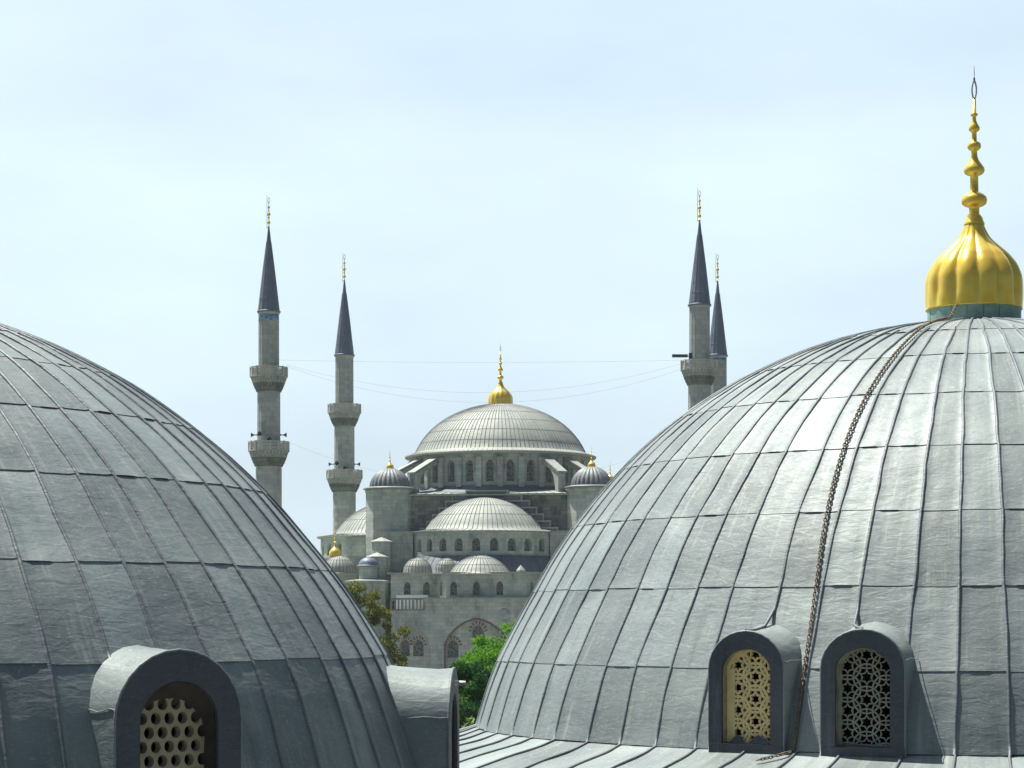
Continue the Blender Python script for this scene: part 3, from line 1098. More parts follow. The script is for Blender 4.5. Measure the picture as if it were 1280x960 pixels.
# square base, with sloped lead roof
mb = MB()
HB = 16.2
ZB = 32.55
prism(mb, [(-HB, -HB), (HB, -HB), (HB, HB), (-HB, HB)], 0.0, ZB - .01, 0)
mb.build('base_block', STONE_DK, mosque)
mb = MB()
e = HB + .7
vs = [(-e, -e, ZB), (e, -e, ZB), (e, e, ZB), (-e, e, ZB), (-e, -e, ZB + .28), (e, -e, ZB + .28), (e, e, ZB + .28), (-e, e, ZB + .28)]
i_ = 12.5
vs += [(-i_, -i_, ZB + 1.05), (i_, -i_, ZB + 1.05), (i_, i_, ZB + 1.05), (-i_, i_, ZB + 1.05)]
mb.add(vs, [(0, 3, 2, 1), (0, 1, 5, 4), (1, 2, 6, 5), (2, 3, 7, 6), (3, 0, 4, 7), (4, 5, 9, 8), (5, 6, 10, 9), (6, 7, 11, 10), (7, 4, 8, 11), (8, 9, 10, 11)])
for k in range(-12, 13):
    for sg in (-1, 1):
        x = k * 1.3
        tube(mb, [(x, sg * e, ZB + .3), (x * i_ / e, sg * i_, ZB + 1.07)], .05, 4, 1, False)
        tube(mb, [(sg * e, x, ZB + .3), (sg * i_, x * i_ / e, ZB + 1.07)], .05, 4, 1, False)
mb.build('base_roof', [FLEAD, FSEAM], mosque)

# corner turrets
TS = 15.8
def turret(u, v, zt, zb, R):
    mb = MB()
    lathe(mb, [(R, zb), (R, zt)], 8, (0, 0), pi / 8 - .17, 2 * pi + pi / 8 - .17, 0, False)
    lathe(mb, [(R, zt), (R + .12, zt), (R + .12, zt - .35), (R, zt - .5)], 8, (0, 0), pi / 8 - .17, 2 * pi + pi / 8 - .17, 0, False)
    t = mb.build('corner_turret', STONE, mosque, (u, v, 0))
    mb = MB()
    lathe(mb, [(R, zt + .02), (R + .42, zt + .04), (R + .42, zt + .22), (R - .35, zt + .42)], 48, mat=0)
    NLb = 24
    lob = lambda a, z: 1 - .09 * (1 - abs(sin(a * NLb / 2)) ** .7)
    pr = [(R * .86 * cos(x), zt + .35 + 2.95 * sin(x)) for x in [i * pi / 2 / 12 for i in range(12)]] + [(.1, zt + 3.3)]
    lathe(mb, pr, NLb * 6, lobe=lob, mat=0)
    d = mb.build('turret_dome', [GREYL], t)
    small_finial(t, .62, 0, 0, zt + 3.15, n=10, lobed=False)
    return t
for (u, v) in ((-14.6, -TS), (TS, -TS), (TS, TS), (-14.6, TS)):
    turret(u, v, 33.5, 0, 3.6)
# door in the front left turret's right-hand link wall
mb = MB()
u, z = uz(502, 665, -HB)
box(mb, u - .55, u + .55, -HB - .03, -HB + .3, z - .3, z + 1.6)
mb.build('doorway', DARKM, mosque)

# flying buttresses from the turrets to the drum, a pair at each corner
def fly(a_deg):
    a = radians(a_deg)
    M = Matrix.Rotation(a, 4, 'Z')
    mb = MB()
    r0, r1 = RD + .1, RD + 5.0
    prof = []
    # outer pier and raking half arch
    n = 9
    lo = [(r1 - (r1 - .9 - r0) * 0 - .9 - (r1 - .9 - r0) * i / n, ZD0 - .6 + 3.6 * sqrt(1 - (1 - i / n) ** 2 * 1.0)) for i in range(n + 1)]
    up = [(r1, ZD0 + 1.6), (r0, ZD0 + 4.1)]
    poly = [(r1, ZD0 - 1.2), (r1 - .9, ZD0 - 1.2)] + lo + [up[1], up[0]]
    hw = .62
    vs = [M @ Vector((-hw, -r, z)) for r, z in poly] + [M @ Vector((hw, -r, z)) for r, z in poly]
    k = len(poly)
    mb.add(vs, [list(range(k)), [k + i for i in range(k)][::-1]] + [(i, k + i, k + (i + 1) % k, (i + 1) % k) for i in range(k)], 0)
    # lead capping
    cp = [(r1 + .25, ZD0 + 1.62), (r0 - .02, ZD0 + 4.24), (r0 - .02, ZD0 + 4.5), (r1 + .25, ZD0 + 1.88)]
    h2 = hw + .18
    vs = [M @ Vector((-h2, -r, z)) for r, z in cp] + [M @ Vector((h2, -r, z)) for r, z in cp]
    mb.add(vs, [(0, 1, 2, 3), (7, 6, 5, 4)] + [(i, 4 + i, 4 + (i + 1) % 4, (i + 1) % 4) for i in range(4)], 1)
    return mb.build('flying_buttress', [STONE, FLEAD], mosque)
for q in (45, 135, 225, 315):
    for d in (-8.5, 8.5):
        fly(q + d)

# half domes on the four sides: drum with arched windows, lead half dome
ZS0, ZS1 = 23.5, 26.75
RS = 11.4
CS = 15.2
def half_dome(rot, win, steps, CS=15.2):
    a_c = rot
    c = (CS * sin(rot), -CS * cos(rot))
    fmh = drum_map(RS, c, rot)
    A = radians(98)
    mb = MB()
    w_ = radians(13.2) * RS
    hs = [(w_ * (k - 6.5) + w_ * .53, .62, ZS0 + .5, ZS0 + 1.75, .62, False) for k in range(14)] if win else []
    hs = [h for h in hs if abs(h[0]) < A * RS - .8]
    bay_wall(mb, fmh, -A * RS, A * RS, ZS0 - .3, ZS1, hs, .6, 0, .8)
    lathe(mb, [(RS - .05, ZS0 - .3), (RS + .15, ZS0 - .02), (RS, ZS0)], 64, c, rot - A, rot + A)
    dr = mb.build('half_drum', STONE, mosque)
    for h in hs:
        pane(dr, fmh, h, .55)
    mb = MB()
    B = radians(100)
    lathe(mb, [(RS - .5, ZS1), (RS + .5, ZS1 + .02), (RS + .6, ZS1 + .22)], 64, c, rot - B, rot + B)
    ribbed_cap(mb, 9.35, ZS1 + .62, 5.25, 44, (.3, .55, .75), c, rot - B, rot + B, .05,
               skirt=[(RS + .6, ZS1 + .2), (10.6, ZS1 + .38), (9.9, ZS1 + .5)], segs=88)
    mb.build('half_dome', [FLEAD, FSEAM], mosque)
half_dome(0, True, True)
half_dome(-pi / 2, True, False, 17.0)
half_dome(pi / 2, True, False)
half_dome(pi, False, False)

# stepped gable of the great arch behind the front half dome
mb = MB()
steps = [(583, 633, 614.5), (566, 651, 619.5), (557.5, 661, 627.5), (549.5, 670, 636), (541.5, 678.5, 644.5), (534, 687, 653), (526, 696, 661.5)]
V0 = -HB - 1.9
last = None
for i, (pa, pb, py) in enumerate(steps):
    ua, z = uz(pa, py, V0); ub, _ = uz(pb, py, V0)
    znext = uz(600, steps[i + 1][2], V0)[1] if i + 1 < len(steps) else z - 1.5
    box(mb, ua, ub, V0, -HB + .2, znext - .3, z, 0)
    box(mb, ua - .14, ub + .14, V0 - .16, -HB + .2, z + .003, z + .2, 1)
    # lighter lead upstand on the risers
    box(mb, ua - .1, ua + .003, V0 - .1, -HB + .1, znext, z - .02, 1)
    box(mb, ub - .003, ub + .1, V0 - .1, -HB + .1, znext, z - .02, 1)
box(mb, uz(526, 661, V0)[0] - .02, uz(696, 661, V0)[0] + .02, V0 + .03, -HB + .2, 24, uz(600, 661, V0)[1] - 1.4, 0)
mb.build('stepped_gable', [FDARK, FLEAD], mosque)

# link walls between gable and turrets, with a lead ledge level with the half dome's eaves
zl = ZS1 + .1
for sg in (-1, 1):
    mb = MB()
    xa, xb = sorted((sg * 10.2, sg * abs(uz(471.5, 667, -21)[0])))
    box(mb, xa, xb, -20.9, -HB, 0, zl, 0)
    box(mb, xa - .01, xb + .35, -21.25, -HB + .02, zl + .003, zl + .22, 1)
    mb.build('shoulder_wall', [STONE, FLEAD], mosque)

# lower tier: lead roof sloping from the half drum, exedra domes, apse wall with windows
VF = -33.5
zr0, zr1 = ZS0 - .12, uz(600, 717, -32)[1]
mb = MB()
lathe(mb, [(RS + .1, zr0), (RS + .9, zr0 - .9), (RS + 2.1, zr1 + .26)], 64, (0, -CS), -radians(98), radians(98))
for k in range(-15, 16):
    a = radians(6.3 * k)
    tube(mb, [((r) * sin(a), -CS - r * cos(a), z + .02) for r, z in ((RS + .12, zr0), (RS + .9, zr0 - .9), (RS + 2.1, zr1 + .26))], .05, 4, 0, False)
mb.build('apron_roof', FDARK, mosque)  # dark lead colour includes the shade on this steep slope

def exedra(px, py_top, rpx, v, H, n, wide=1.0):
    u, zt = uz(px, py_top, v)
    R = rpx / F * (350 + v)
    mb = MB()
    zb = zr1 + .15
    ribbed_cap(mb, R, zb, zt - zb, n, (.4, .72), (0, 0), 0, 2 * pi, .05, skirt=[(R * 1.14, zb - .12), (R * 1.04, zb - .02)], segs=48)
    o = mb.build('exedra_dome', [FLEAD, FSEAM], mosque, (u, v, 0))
    return o
exedra(600, 694.5, 38, -28.2, 0, 40)
exedra(522, 697.5, 18, -26.6, 0, 24)
exedra(558, 698, 13, -27.0, 0, 20)
exedra(700, 697.5, 18, -26.6, 0, 24)
# little pointed lead vent on the roof edge
mb = MB()
u, z = uz(651, 707, -30.5)
lathe(mb, [(.75, zr1 + .1), (.7, zr1 + .5), (.02, z + .1)], 6, (u, -30.5), smooth=False)
mb.build('roof_vent', FLEAD, mosque)

# apse wall (y 717-745): plan polygon, projecting centre
za0 = uz(600, 747, VF)[1]
za1 = zr1
uL0 = uz(502, 730, -29.5)[0]; uL1 = uz(545, 730, -29.5)[0]; uC0 = uz(557.5, 730, -32)[0]
uC1 = uz(646, 730, -32)[0]; uR0 = uz(659, 730, -29.5)[0]; uR1 = uz(710, 730, -29.5)[0]
plan = [(uL0 - 1.6, -24), (uL0 - 1.6, -29.5), (uL1, -29.5), (uC0, -32), (uC1 + 1.4, -32), (uR0 + 1.4, -29.5), (uR1 + 4, -29.5), (uR1 + 4, -24)]
mb = MB()
apse_windows = []
for (p, q) in zip(plan, plan[1:]):
    d = Vector((q[0] - p[0], q[1] - p[1], 0)); ln = d.length; d /= ln
    nin = Vector((-d.y, d.x, 0))
    fmw = (lambda p, d, nin: (lambda x, dep, z: (p[0] + d.x * x + nin.x * dep, p[1] + d.y * x + nin.y * dep, z)))(p, d, nin)
    hs = []
    if abs(p[1] - q[1]) < .1 and p[1] < -25:
        for px in (492, 509, 533, 567, 595.6, 624.7, 670.6, 690):
            u = uz(px, 735, p[1])[0]
            if p[0] + .5 < u < q[0] - .5:
                hs.append((u - p[0], .5, za0 + .35, za0 + 1.75, .62, True))
    else:
        if ln > 2 and p[1] != -24 and q[1] != -24:
            hs.append((ln * .5, .4, za0 + .35, za0 + 1.75, .6, True))
    bay_wall(mb, fmw, 0, ln, za0 - .4, za1, hs, .5, 0, 1.0)
    apse_windows += [(fmw, h) for h in hs]
apse = mb.build('apse_wall', STONE, mosque)
for fmw, h in apse_windows:
    pane(apse, fmw, h, .45)
def grow(poly, g, vmax):
    cx = sum(p[0] for p in poly) / len(poly)
    return [(p[0] + (g if p[0] > cx else -g), p[1] - g if p[1] < -24.5 else p[1]) for p in poly]
mb = MB()
prism(mb, grow(plan, .45, 0)[::1], za1 + .003, za1 + .24, 0)
mb.build('apse_eaves', FLEAD, mosque)

# main facade wall with two great blind arches
uF0 = uz(489, 760, VF)[0]; uF1 = uz(770, 760, VF)[0]
uB = uz(531, 760, VF)[0]
fmF = lambda x, d, z: (x, VF + d, z)
def fh(pc, pl, pr_, ptop, pspring, v=VF, sill=1.0, pointed=True):
    uc = (uz(pl, 800, v)[0] + uz(pr_, 800, v)[0]) / 2
    hw = (uz(pr_, 800, v)[0] - uz(pl, 800, v)[0]) / 2
    zt = uz(pc, ptop, v)[1]; zsp = uz(pc, pspring, v)[1]
    return (uc, hw, sill, zsp, zt - zsp, pointed)
big = [fh(517, 497.5, 536.5, 785.5, 812), fh(596, 556, 636, 774, 806), fh(690, 668, 712, 785.5, 812)]
mb = MB()
zlow = uz(510, 763, VF)[1]
uA = uz(541, 760, VF)[0]
bay_wall(mb, fmF, uA, uF1, 0, za0 - .2, big[1:], .5, 0, 2.0)
bay_wall(mb, fmF, uF0, uA, 0, zlow, big[:1], .5, 0, 2.0)
bay_wall(mb, fmF, uB, uA, zlow, za0 - .2, [], .5, 0, 2.0)
mb.add([(uF0, VF, 0), (uF0, -20, 0), (uF0, -20, zlow), (uF0, VF, zlow)], [(0, 1, 2, 3)], 0)
mb.add([(uF1, VF, 0), (uF1, -20, 0), (uF1, -20, za0), (uF1, VF, za0)], [(0, 3, 2, 1)], 0)
mb.add([(uB, VF, zlow), (uB, -29.3, zlow), (uB, -29.3, za0 - .2), (uB, VF, za0 - .2)], [(0, 1, 2, 3)], 0)
mb.add([(uF0, VF, zlow), (uB, VF, zlow), (uB, -26, zlow), (uF0, -26, zlow)], [(0, 1, 2, 3)], 0)
facade = mb.build('facade_wall', STONE, mosque)
# recessed back of the arches with their windows
def fwin(pc, hwpx, ptop, pbot):
    v = VF + .5
    u, zt = uz(pc, ptop, v); zb = uz(pc, pbot, v)[1]
    hw = hwpx / F * (350 + v)
    return (u, hw, zb, zt - hw * 1.05, hw * 1.05, True)
wins = [fwin(523, 7, 799, 820), fwin(506.5, 6, 799, 820), fwin(566, 7.5, 799, 822), fwin(597.5, 8, 781, 801), fwin(629, 7.5, 799, 822), fwin(597.5, 7.5, 808, 829)]
mb = MB()
fmB = lambda x, d, z: (x, VF + .5 + d, z)
bay_wall(mb, fmB, uF0 + .1, uF1 - .1, 0, zlow - .1, [h for h in wins if h[2] > 0][:5], .35, 0, 2.0)
back = mb.build('arch_panel', STONE, mosque)
for h in wins[:5]:
    wn = pane(back, fmB, h, .3)
    # fan of dark and pale voussoirs
    mbv = MB()
    K = 15
    for i in range(K):
        t0 = pi * (i + .06) / K; t1 = pi * (i + .94) / K
        r0, r1 = h[1] * 1.03, h[1] * 1.03 + .42
        zc = h[3]
        q = [(r0, t0), (r1, t0), (r1, t1), (r0, t1)]
        vs = [(h[0] - r * cos(t), VF + .5 - .05, zc + r * sin(t) * 1.08) for r, t in q] + [(h[0] - r * cos(t), VF + .52, zc + r * sin(t) * 1.08) for r, t in q]
        mbv.add(vs, [(0, 1, 2, 3), (0, 4, 5, 1), (1, 5, 6, 2), (2, 6, 7, 3), (3, 7, 4, 0)], i % 2)
    mbv.build('voussoirs', [VDARK, VPALE], back)
for h in big:
    if h[0] + h[1] > uF1: continue
    mbv = MB()
    n = 24
    pin = [(h[0] + h[1] * (-1 + 2 * i / n), h[3] + h[4] * arch_h(-1 + 2 * i / n, True)) for i in range(n + 1)]
    pts = [(h[0] - h[1], 4.0)] + pin + [(h[0] + h[1], 4.0)]
    tube(mbv, [(x, VF - .03, z) for x, z in pts], .13, 6, 0)
    mbv.build('arch_moulding', VDARK if h is big[1] else VPALE, facade)
mb = MB()
box(mb, uB - .3, uF1 + .3, VF - .35, -26.5, za0 - .197, za0 + .02, 1)
box(mb, uB - .1, uF1 + .1, VF - .17, VF + .2, za0 - .55, za0 - .2, 0)
mb.build('facade_cornice', [STONE, FLEAD], mosque)
# small carved boss on the facade
mb = MB()
u, z = uz(630.5, 767, VF)
lathe(mb, [(.75, 0), (.7, .14), (.45, .2), (.4, .12), (.05, .12)], 20)
o = mb.build('boss', STONE, mosque, (u, VF, z))
o.rotation_euler = (pi / 2, 0, 0)
# balustrade at the left end
mb = MB()
zt = uz(510, 747.5, VF)[1]
box(mb, uF0, uB - .1, VF - .1, VF + .2, zt - .25, zt, 0)
box(mb, uF0, uB - .1, VF - .1, VF + .2, zlow, zlow + .18, 0)
nb = 9
for i in range(nb + 1):
    x = uF0 + (uB - .1 - uF0) * i / nb
    wv = .2 if i % 3 else .3
    box(mb, x - wv / 2, x + wv / 2, VF - .07, VF + .17, zlow + .183, zt - .253, 0)
mb.build('balustrade', STONE_DK, mosque)  # posts coloured dark for contrast with the bright gaps
mb = MB()
for i in range(8):
    pass
box(mb, uF0, uB - .2, -29.65, -29.56, zlow, zt + .5, 0)
mb.build('sunlit_backing', SUNLIT_W, mosque)  # white sheet painting in the sunlight seen between the posts

# left-hand corner: stair turrets, small domes, side block
def stair_turret(px, w_px, py_eave, py_top, v, dome=False, pbase=None):
    u, ze = uz(px, py_eave, v); zt = uz(px, py_top, v)[1]
    R = w_px / 2 / F * (350 + v)
    mb = MB()
    zb = 0 if pbase is None else uz(px, pbase, v)[1]
    lathe(mb, [(R * .92, zb), (R * .92, ze)], 8, (0, 0), pi / 8, 2 * pi + pi / 8, 0, False)
    t = mb.build('stair_turret', STONE, mosque, (u, v, 0))
    mb = MB()
    if dome:
        lathe(mb, [(R * .9, ze), (R * 1.12, ze + .02), (R * 1.12, ze + .2), (R * .95, ze + .3)] +
              [(R * .95 * cos(x), ze + .3 + (zt - ze - .3) * sin(x)) for x in [i * pi / 2 / 8 for i in range(1, 8)]] + [(.02, zt)], 32)
        mb.build('turret_dome', SPIRE, t)
    else:
        lathe(mb, [(R * .9, ze), (R * 1.1, ze + .02), (R * 1.1, ze + .18), (.02, zt)], 8, (0, 0), pi / 8, 2 * pi + pi / 8, 0, False)
        mb.build('turret_roof', FLEAD, t)
    return t
stair_turret(477, 27, 678.5, 671.5, -22.6)
stair_turret(471.5, 27, 697.5, 690.5, -24.8)
stair_turret(460.5, 26, 709, 696.5, -27.5, True)
mb = MB()
u, z = uz(460, 727, -27.5)
lathe(mb, [(3.0, 0), (3.0, z - .2), (3.5, z - .15), (3.5, z + .12), (1.6, z + .3)], 8, (u, -27.5), pi / 8, 2 * pi + pi / 8, 0, False)
mb.build('corner_pier', STONE, mosque)
# dark recess wall between the turrets and the apse
mb = MB()
ua = uz(470, 740, -22)[0]; ub = uz(505, 740, -22)[0]
box(mb, ua, ub, -22.5, -19, 0, uz(490, 715, -22)[1], 0)
mb.build('wing_wall', STONE_DK, mosque)
# side block below the left half dome
mb = MB()
u0, z0 = uz(398.5, 672, -4)
u1 = uz(441, 672, -8)[0]
uu = uz(459, 672, -13)[0]
prism(mb, [(uz(437, 680, -13)[0], -14.5), (uu, -14.5), (uu, -6), (uz(437, 680, -13)[0], -6)], 0, uz(450, 673, -14)[1], 0)
prism(mb, [(uz(436, 680, -13)[0] - .1, -14.9), (uu + .3, -14.9), (uu + .3, -6), (uz(436, 680, -13)[0] - .1, -6)], uz(450, 673, -14)[1] + .003, uz(450, 673, -14)[1] + .25, 1)
prism(mb, [(-29, -17), (-16, -17), (-16, 17), (-29, 17)], 0, ZS0 - .2, 0)
mb.build('side_block', [STONE, FLEAD], mosque)
# little dome with tall gilded finial in the left corner
u, zt = uz(424, 694, -20)
Rr = 21.5 / F * 330
mb = MB()
zb = uz(424, 716, -20)[1]
lathe(mb, [(Rr * 1.0, zb - 6), (Rr * 1.0, zb - .4), (Rr * 1.08, zb - .3), (Rr * 1.08, zb - .1)], 24, mat=0)
ribbed_cap(mb, Rr, zb, zt - zb, 28, (.5, .8), rib=.05, skirt=[(Rr * 1.08, zb - .1)], segs=56)
sd = mb.build('side_dome', [FLEAD, FSEAM], mosque, (u, -20, 0))
small_finial(sd, .92, uz(419, 694, -20)[0] - u, 0, zt - .15, n=12, lobed=False)
# prayer-hall body and rear, seen only from elsewhere
mb = MB()
prism(mb, [(uF1 - .2, -20), (29, -20), (29, 29), (-29, 29), (-29, 17.2), (uF1 - .2, 17.2)], 0, za0 - .8, 0)
mb.build('hall_wall', STONE, mosque)

# ------------------------------------------------------------------ minarets
def minaret(px, depth, dz, label, tile=False, horns=True, lamp=False):
    x = (px - 640) / F * depth
    root = thing('minaret', label, 'minaret', (x, depth, 0), 0, 'minarets of the mosque')
    k = 16
    a0 = pi / 16
    mb = MB()
    zc = 58.6 + dz; zb1 = 50.6 + dz; zb2 = 39.8 + dz
    sec = [(1.95, 0), (1.9, zb2 - 3.1)]
    lathe(mb, [(2.6, 0), (2.6, 12), (1.92, 15), (1.86, zb2 - 3.2)], k, a0=a0, a1=2 * pi + a0, smooth=False)
    lathe(mb, [(1.64, zb2 - 1.5), (1.62, zb1 - 2.9)], k, a0=a0, a1=2 * pi + a0, smooth=False)
    lathe(mb, [(1.48, zb1 - 1.5), (1.44, zc)], k, a0=a0, a1=2 * pi + a0, smooth=False)
    for (r_, za, zb_) in ((1.86, 15, zb2 - 2.9), (1.63, zb2 - 1, zb1 - 2.9), (1.46, zb1 - 1, zc)):
        for i in range(k):
            a = a0 + 2 * pi * i / k
            rr0 = r_ * 1.0
            tube(mb, [(rr0 * sin(a), -rr0 * cos(a), za), (rr0 * .985 * sin(a), -rr0 * .985 * cos(a), zb_)], .05, 4, 0, False)
    lathe(mb, [(1.48, zc - .35), (1.6, zc - .1), (1.6, zc)], k, a0=a0, a1=2 * pi + a0, smooth=False)
    mb.build('shaft', MSTONE, root)
    for (zt, r_in, R) in ((zb2, 1.86, 2.95), (zb1, 1.62, 2.72)):
        mb = MB()
        # stalactite corbel: tiers of small teeth
        tiers = 5
        zlo = zt - 3.55; zhi = zt - 1.42
        for t in range(tiers):
            ra = r_in + (R - .12 - r_in) * ((t + .55) / tiers) ** .72
            rb = r_in + (R - .12 - r_in) * ((t + 1) / tiers) ** .72
            z0 = zlo + (zhi - zlo) * t / tiers; z1 = zlo + (zhi - zlo) * (t + 1) / tiers
            ph = (t % 2) * .5
            lob = lambda a, z, ph=ph: 1 - .075 * (1 if ((a * 32 / (2 * pi) + ph) % 1) < .5 else 0)
            lathe(mb, [(ra * .9, z0), (ra, z0 + .02), (rb, z1 - .08), (rb, z1)], 128, smooth=False, lobe=lob, mat=1 if t < 3 else 0)  # lower tiers take the darker stone
        lathe(mb, [(R - .15, zhi), (R + .06, zhi + .02), (R + .06, zhi + .18), (R - .05, zhi + .2)], k * 2, smooth=False)
        lathe(mb, [(r_in - .4, zt - 1.3), (R - .1, zt - 1.3)], k * 2, smooth=False)
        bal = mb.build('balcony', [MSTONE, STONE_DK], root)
        mb = MB()
        # pierced parapet: posts, rail and slabs
        lathe(mb, [(R - .16, zt - 1.29), (R - .02, zt - 1.29), (R - .02, zt - 1.12), (R - .16, zt - 1.12)], k * 2, smooth=False)
        lathe(mb, [(R - .2, zt - .12), (R + .04, zt - .12), (R + .04, zt + .03), (R - .2, zt + .03), (R - .2, zt - .12)], k * 2, smooth=False)
        for i in range(k):
            a = a0 + 2 * pi * i / k
            M = Matrix.Rotation(a, 4, 'Z')
            box(mb, -.13, .13, -R - .05, -R + .2, zt - 1.3, zt + .1, 0, M)
            M2 = Matrix.Rotation(a + pi / k, 4, 'Z')
            hwid = R * math.tan(pi / k) - .14
            rr = R * cos(pi / k)
            for zz in (-.9, -.46):
                box(mb, -hwid, hwid, -rr + .02, -rr + .11, zt + zz - .13, zt + zz + .13, 0, M2)
            for xx in (-.33, 0, .33):
                box(mb, xx * hwid * 2 - .05, xx * hwid * 2 + .05, -rr + .03, -rr + .1, zt - 1.2, zt - .11, 0, M2)
        mb.build('parapet', PALE, bal)
    if tile:
        mb = MB()
        lathe(mb, [(1.47, zc - 1.25), (1.5, zc - 1.24), (1.5, zc - .36), (1.47, zc - .35)], 32)
        mb.build('tile_band', TILE, root)
    # lead spire
    mb = MB()
    H = 12.5
    lathe(mb, [(1.45, zc + .005), (1.72, zc + .02), (1.72, zc + .2), (1.56, zc + .28)], 32, smooth=True)
    lathe(mb, [(1.56, zc + .28), (1.42, zc + 1.4), (.9, zc + 5.9), (.34, zc + 10.3), (.1, zc + H)], 16, a0=a0, a1=2 * pi + a0, smooth=False)
    prz = [(1.56, zc + .28), (1.42, zc + 1.4), (.9, zc + 5.9), (.34, zc + 10.3)]
    for i in range(16):
        a = a0 + 2 * pi * i / 16
        tube(mb, [(r * sin(a), -r * cos(a), z) for r, z in prz], .035, 4, 0, False)
    for zz in (1.9, 3.4, 4.9, 6.4, 7.9):
        r = 1.56 + (.34 - 1.56) * (zz - .28) / 10.0
        lathe(mb, [(r + .005, zc + zz + .06), (r + .045, zc + zz), (r + .0, zc + zz - .06)], 16, a0=a0, a1=2 * pi + a0)
    sp = mb.build('spire', SPIRE, root)
    fs = MB()
    for (h, r) in ((.55, .26), (1.25, .16), (1.75, .27), (2.3, .12), (2.75, .2)):
        lathe(fs, [(.02, h - r * 1.0), (r * .75, h - r * .62), (r, h), (r * .7, h + r * .6), (.05, h + r * 1.3)], 12)
    tube(fs, [(0, 0, -.25), (0, 0, 3.6)], [.1, .05], 8)
    for sg in (-1, 1):
        tube(fs, [(sg * .16 * sin(t * pi / 6), 0, 3.3 + .95 * t / 6) for t in range(7)], .035, 5)
    fs.build('finial', GOLD, root, (0, 0, zc + H))
    mb = MB()
    tube(mb, [(-.28, .1, zc + H - .3), (-.28, .1, zc + H + 4.6)], [.04, .02], 5)
    tube(mb, [(0, 0, zc + H - .1), (-.28, .1, zc + H - .1)], .04, 5)
    mb.build('lightning_rod', DARKM, root)
    if horns:
        for a in (-90, -28, 8, 90):
            mb = MB()
            lathe(mb, [(.06, 0), (.08, .35), (.16, .55), (.34, .8), (.36, .82), (.3, .78), (.05, .4)], 12)
            box(mb, -.12, .12, -.12, .12, -.22, .02)
            h = mb.build('loudspeaker', DARKM, root)
            ar = radians(a)
            rr = 1.55 if abs(a) != 90 else 1.75
            h.location = (rr * sin(ar), -rr * cos(ar), zb2 + (.75 if a != 8 else -.1) + .3)
            h.rotation_euler = (pi / 2, 0, ar)
    if lamp:
        mb = MB()
        box(mb, -4.0, -1.75, -.5, .1, zb1 + .55, zb1 + .95)
        tube(mb, [(-1.3, -.2, zb1 + .72), (-2.0, -.2, zb1 + .72)], .07, 6)
        box(mb, -1.62, -1.2, -1.0, -.5, zb1 - .1, zb1 + 1.1)
        mb.build('floodlight', DARKM, root)
    return root
minaret(336, 325, 0, 'stone minaret with a blue tile band and two balconies, leftmost of the four', tile=True)
minaret(430.5, 368, -1.25, 'more distant minaret between the leftmost minaret and the great dome', tile=False)
minaret(874.5, 325, .95, 'taller minaret beside the right dome with a dark lamp bar jutting from its balcony', tile=False, horns=False, lamp=True)
minaret(897, 368, -1.3, 'blue-spired minaret half hidden behind the minaret with the lamp bar', tile=True, horns=False)

# cables strung between the minarets
def cable(p, q, sag, label):
    P = lambda px, py, d: Vector(((px - 640) / F * d, d, CAMZ + (HZ - py) / F * d))
    a, b = P(*p), P(*q)
    pts = []
    for i in range(41):
        t = i / 40
        c = a.lerp(b, t)
        c.z -= sag * 4 * t * (1 - t)
        pts.append(c)
    mb = MB()
    tube(mb, pts, .010, 4)
    o = mb.build('cable', CABLE)
    tag(o, label, 'cable', 'cables between the minarets')
cable((349, 450, 325), (862, 450, 325), .35, 'straight thin cable strung highest across the sky between the two front minarets')
cable((358, 456, 325), (850, 455, 325), 4.1, 'sagging cable hung between the balconies of the front minarets, upper of two')
cable((358, 458, 325), (850, 462, 325), 5.0, 'sagging cable hung between the front minarets, lower one just above the gilded finial base')
cable((357, 551, 325), (850, 551, 325), 6.2, 'lowest cable from the lower balconies passing behind the great dome')

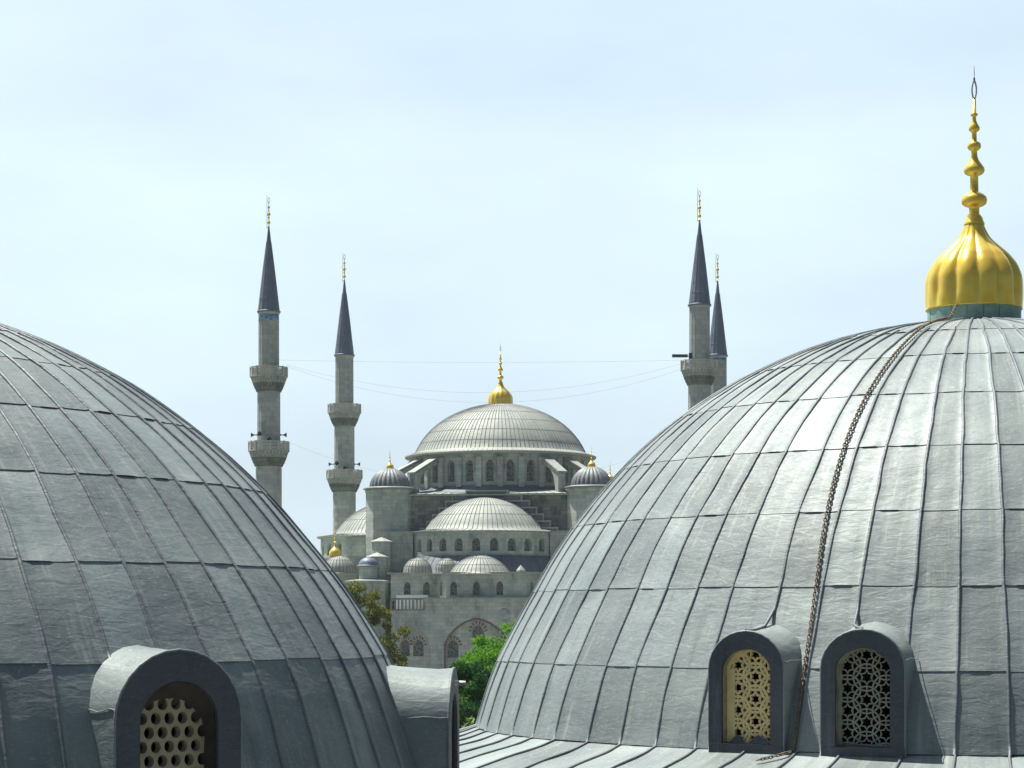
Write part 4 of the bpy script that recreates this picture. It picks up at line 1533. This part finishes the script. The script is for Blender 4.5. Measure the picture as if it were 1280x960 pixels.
# ------------------------------------------------------------------ trees
def make_tree(name, label, px, py_top, depth, R, Hc, leafmat, nclump, nleaf, lsize, seed, clump_r, lean=0.0, cat='tree', gap=0.0, trunk_r=.28):
    rnd = random.Random(seed)
    x = (px - 640) / F * depth
    zt = CAMZ + (HZ - py_top) / F * depth
    root = thing(name, label, cat, (x, depth, 0))
    mb = MB()
    zc = zt - Hc / 2
    clumps = []
    while len(clumps) < nclump:
        p = Vector((rnd.uniform(-1, 1), rnd.uniform(-1, 1), rnd.uniform(-1, 1)))
        if p.length > 1 or p.length < .45: continue
        if rnd.random() < gap and p.z < .2: continue
        sz = rnd.uniform(.6, 1.25) * clump_r
        k = 1 - sz / max(R, .1) * .8
        clumps.append((Vector((p.x * R * k, p.y * R * k, zc + p.z * (Hc / 2 - sz * .75))), sz))
    trunk = MB()
    tp = [Vector((0, 0, 0)), Vector((.1 + lean * .3, 0, zc * .45)), Vector((lean, .1, zc))]
    tube(trunk, catmull([tuple(p) for p in tp], 5), [trunk_r * (1 - .07 * i) for i in range(11)], 8)
    for c, sz in clumps[:26]:
        b0 = Vector((lean * .5, 0, zc - Hc * rnd.uniform(.1, .45)))
        mid = b0.lerp(c, .55) + Vector((rnd.uniform(-.3, .3), rnd.uniform(-.3, .3), -.2))
        tube(trunk, catmull([tuple(b0), tuple(mid), tuple(c)], 4), [.1 - .0095 * i for i in range(9)], 5)
    trunk.build('trunk', BARK, root)
    for c, sz in clumps:
        ct_ = rnd.uniform(-.2, .2)
        for i in range(nleaf):
            d = Vector((rnd.gauss(0, 1), rnd.gauss(0, 1), rnd.gauss(0, 1)))
            d = d.normalized() * sz * (rnd.random() ** .45)
            d.z *= .75
            p = c + d
            s = lsize * rnd.uniform(.6, 1.3)
            n1 = Vector((rnd.gauss(0, 1), rnd.gauss(0, 1), rnd.gauss(0, .8))).normalized()
            n2 = n1.orthogonal().normalized()
            n2 = (n2 * cos(rnd.uniform(0, 6.28)) + n1.cross(n2) * sin(rnd.uniform(0, 6.28))).normalized()
            n3 = n1.cross(n2)
            mb.add([p - n2 * s, p + n3 * s * .45 + n1 * s * .1, p + n2 * s, p - n3 * s * .45 + n1 * s * .1], [(0, 1, 2, 3)], 0, False,
                   min(1, max(0, rnd.gauss(.5, .22) + ct_)))
    mb.build('crown', leafmat, root)
    return root
make_tree('broadleaf_tree', 'bright yellow-green tree standing before the mosque facade', 634, 774, 135, 4.3, 9.5, LEAF_B, 150, 210, .12, 1, .7)
make_tree('dense_tree', 'dark green dense tree in front of the bright green one', 580, 820, 112, 2.8, 9.0, LEAF_D, 130, 260, .10, 2, .55)
make_tree('bronze_tree', 'bronze-brown tree rising beside the left dome before the mosque corner', 441, 716, 205, 5.6, 14.0, LEAF_R, 170, 130, .17, 3, .72, gap=.1)
make_tree('leafy_bush', 'pale broad-leaved plant poking up at the foot of the right dome', 592, 872, 48, .55, 3.0, LEAF_V, 16, 36, .085, 5, .28, cat='plant', trunk_r=.06)

# ------------------------------------------------------------------ ground
mb = MB()
mb.add([(-1400, -200, 0), (1400, -200, 0), (1400, 1400, 0), (-1400, 1400, 0)], [(0, 1, 2, 3)])
g = mb.build('ground', GROUND)
g['kind'] = 'structure'
mb = MB()
mb.add([(-70, -5, .004), (70, -5, .004), (70, 75, .004), (-70, 75, .004)], [(0, 1, 2, 3)])
g = mb.build('paving', PAVING)
g['kind'] = 'structure'
mb = MB()
mb.add([(-110, 215, .008), (120, 215, .008), (120, 430, .008), (-110, 430, .008)], [(0, 1, 2, 3)])
g = mb.build('bounce_paving', BOUNCE)  # unseen pale paving, added to bounce light onto the mosque front
g['kind'] = 'structure'

# ------------------------------------------------------------------ summer haze
mb = MB()
box(mb, -1450, 1450, -250, 1450, -1.0, 84.0)
hz = mb.build('haze', [])
hm = bpy.data.materials.new('haze_air')
hm.use_nodes = True
hn = hm.node_tree
hn.nodes.remove(hn.nodes['Principled BSDF'])
pv = hn.nodes.new('ShaderNodeVolumePrincipled')
pv.inputs['Color'].default_value = (0.86, 0.94, 1.0, 1)
pv.inputs['Density'].default_value = 0.0001
hn.links.new(pv.outputs[0], hn.nodes['Material Output'].inputs['Volume'])
hz.data.materials.append(hm)
hz['kind'] = 'stuff'
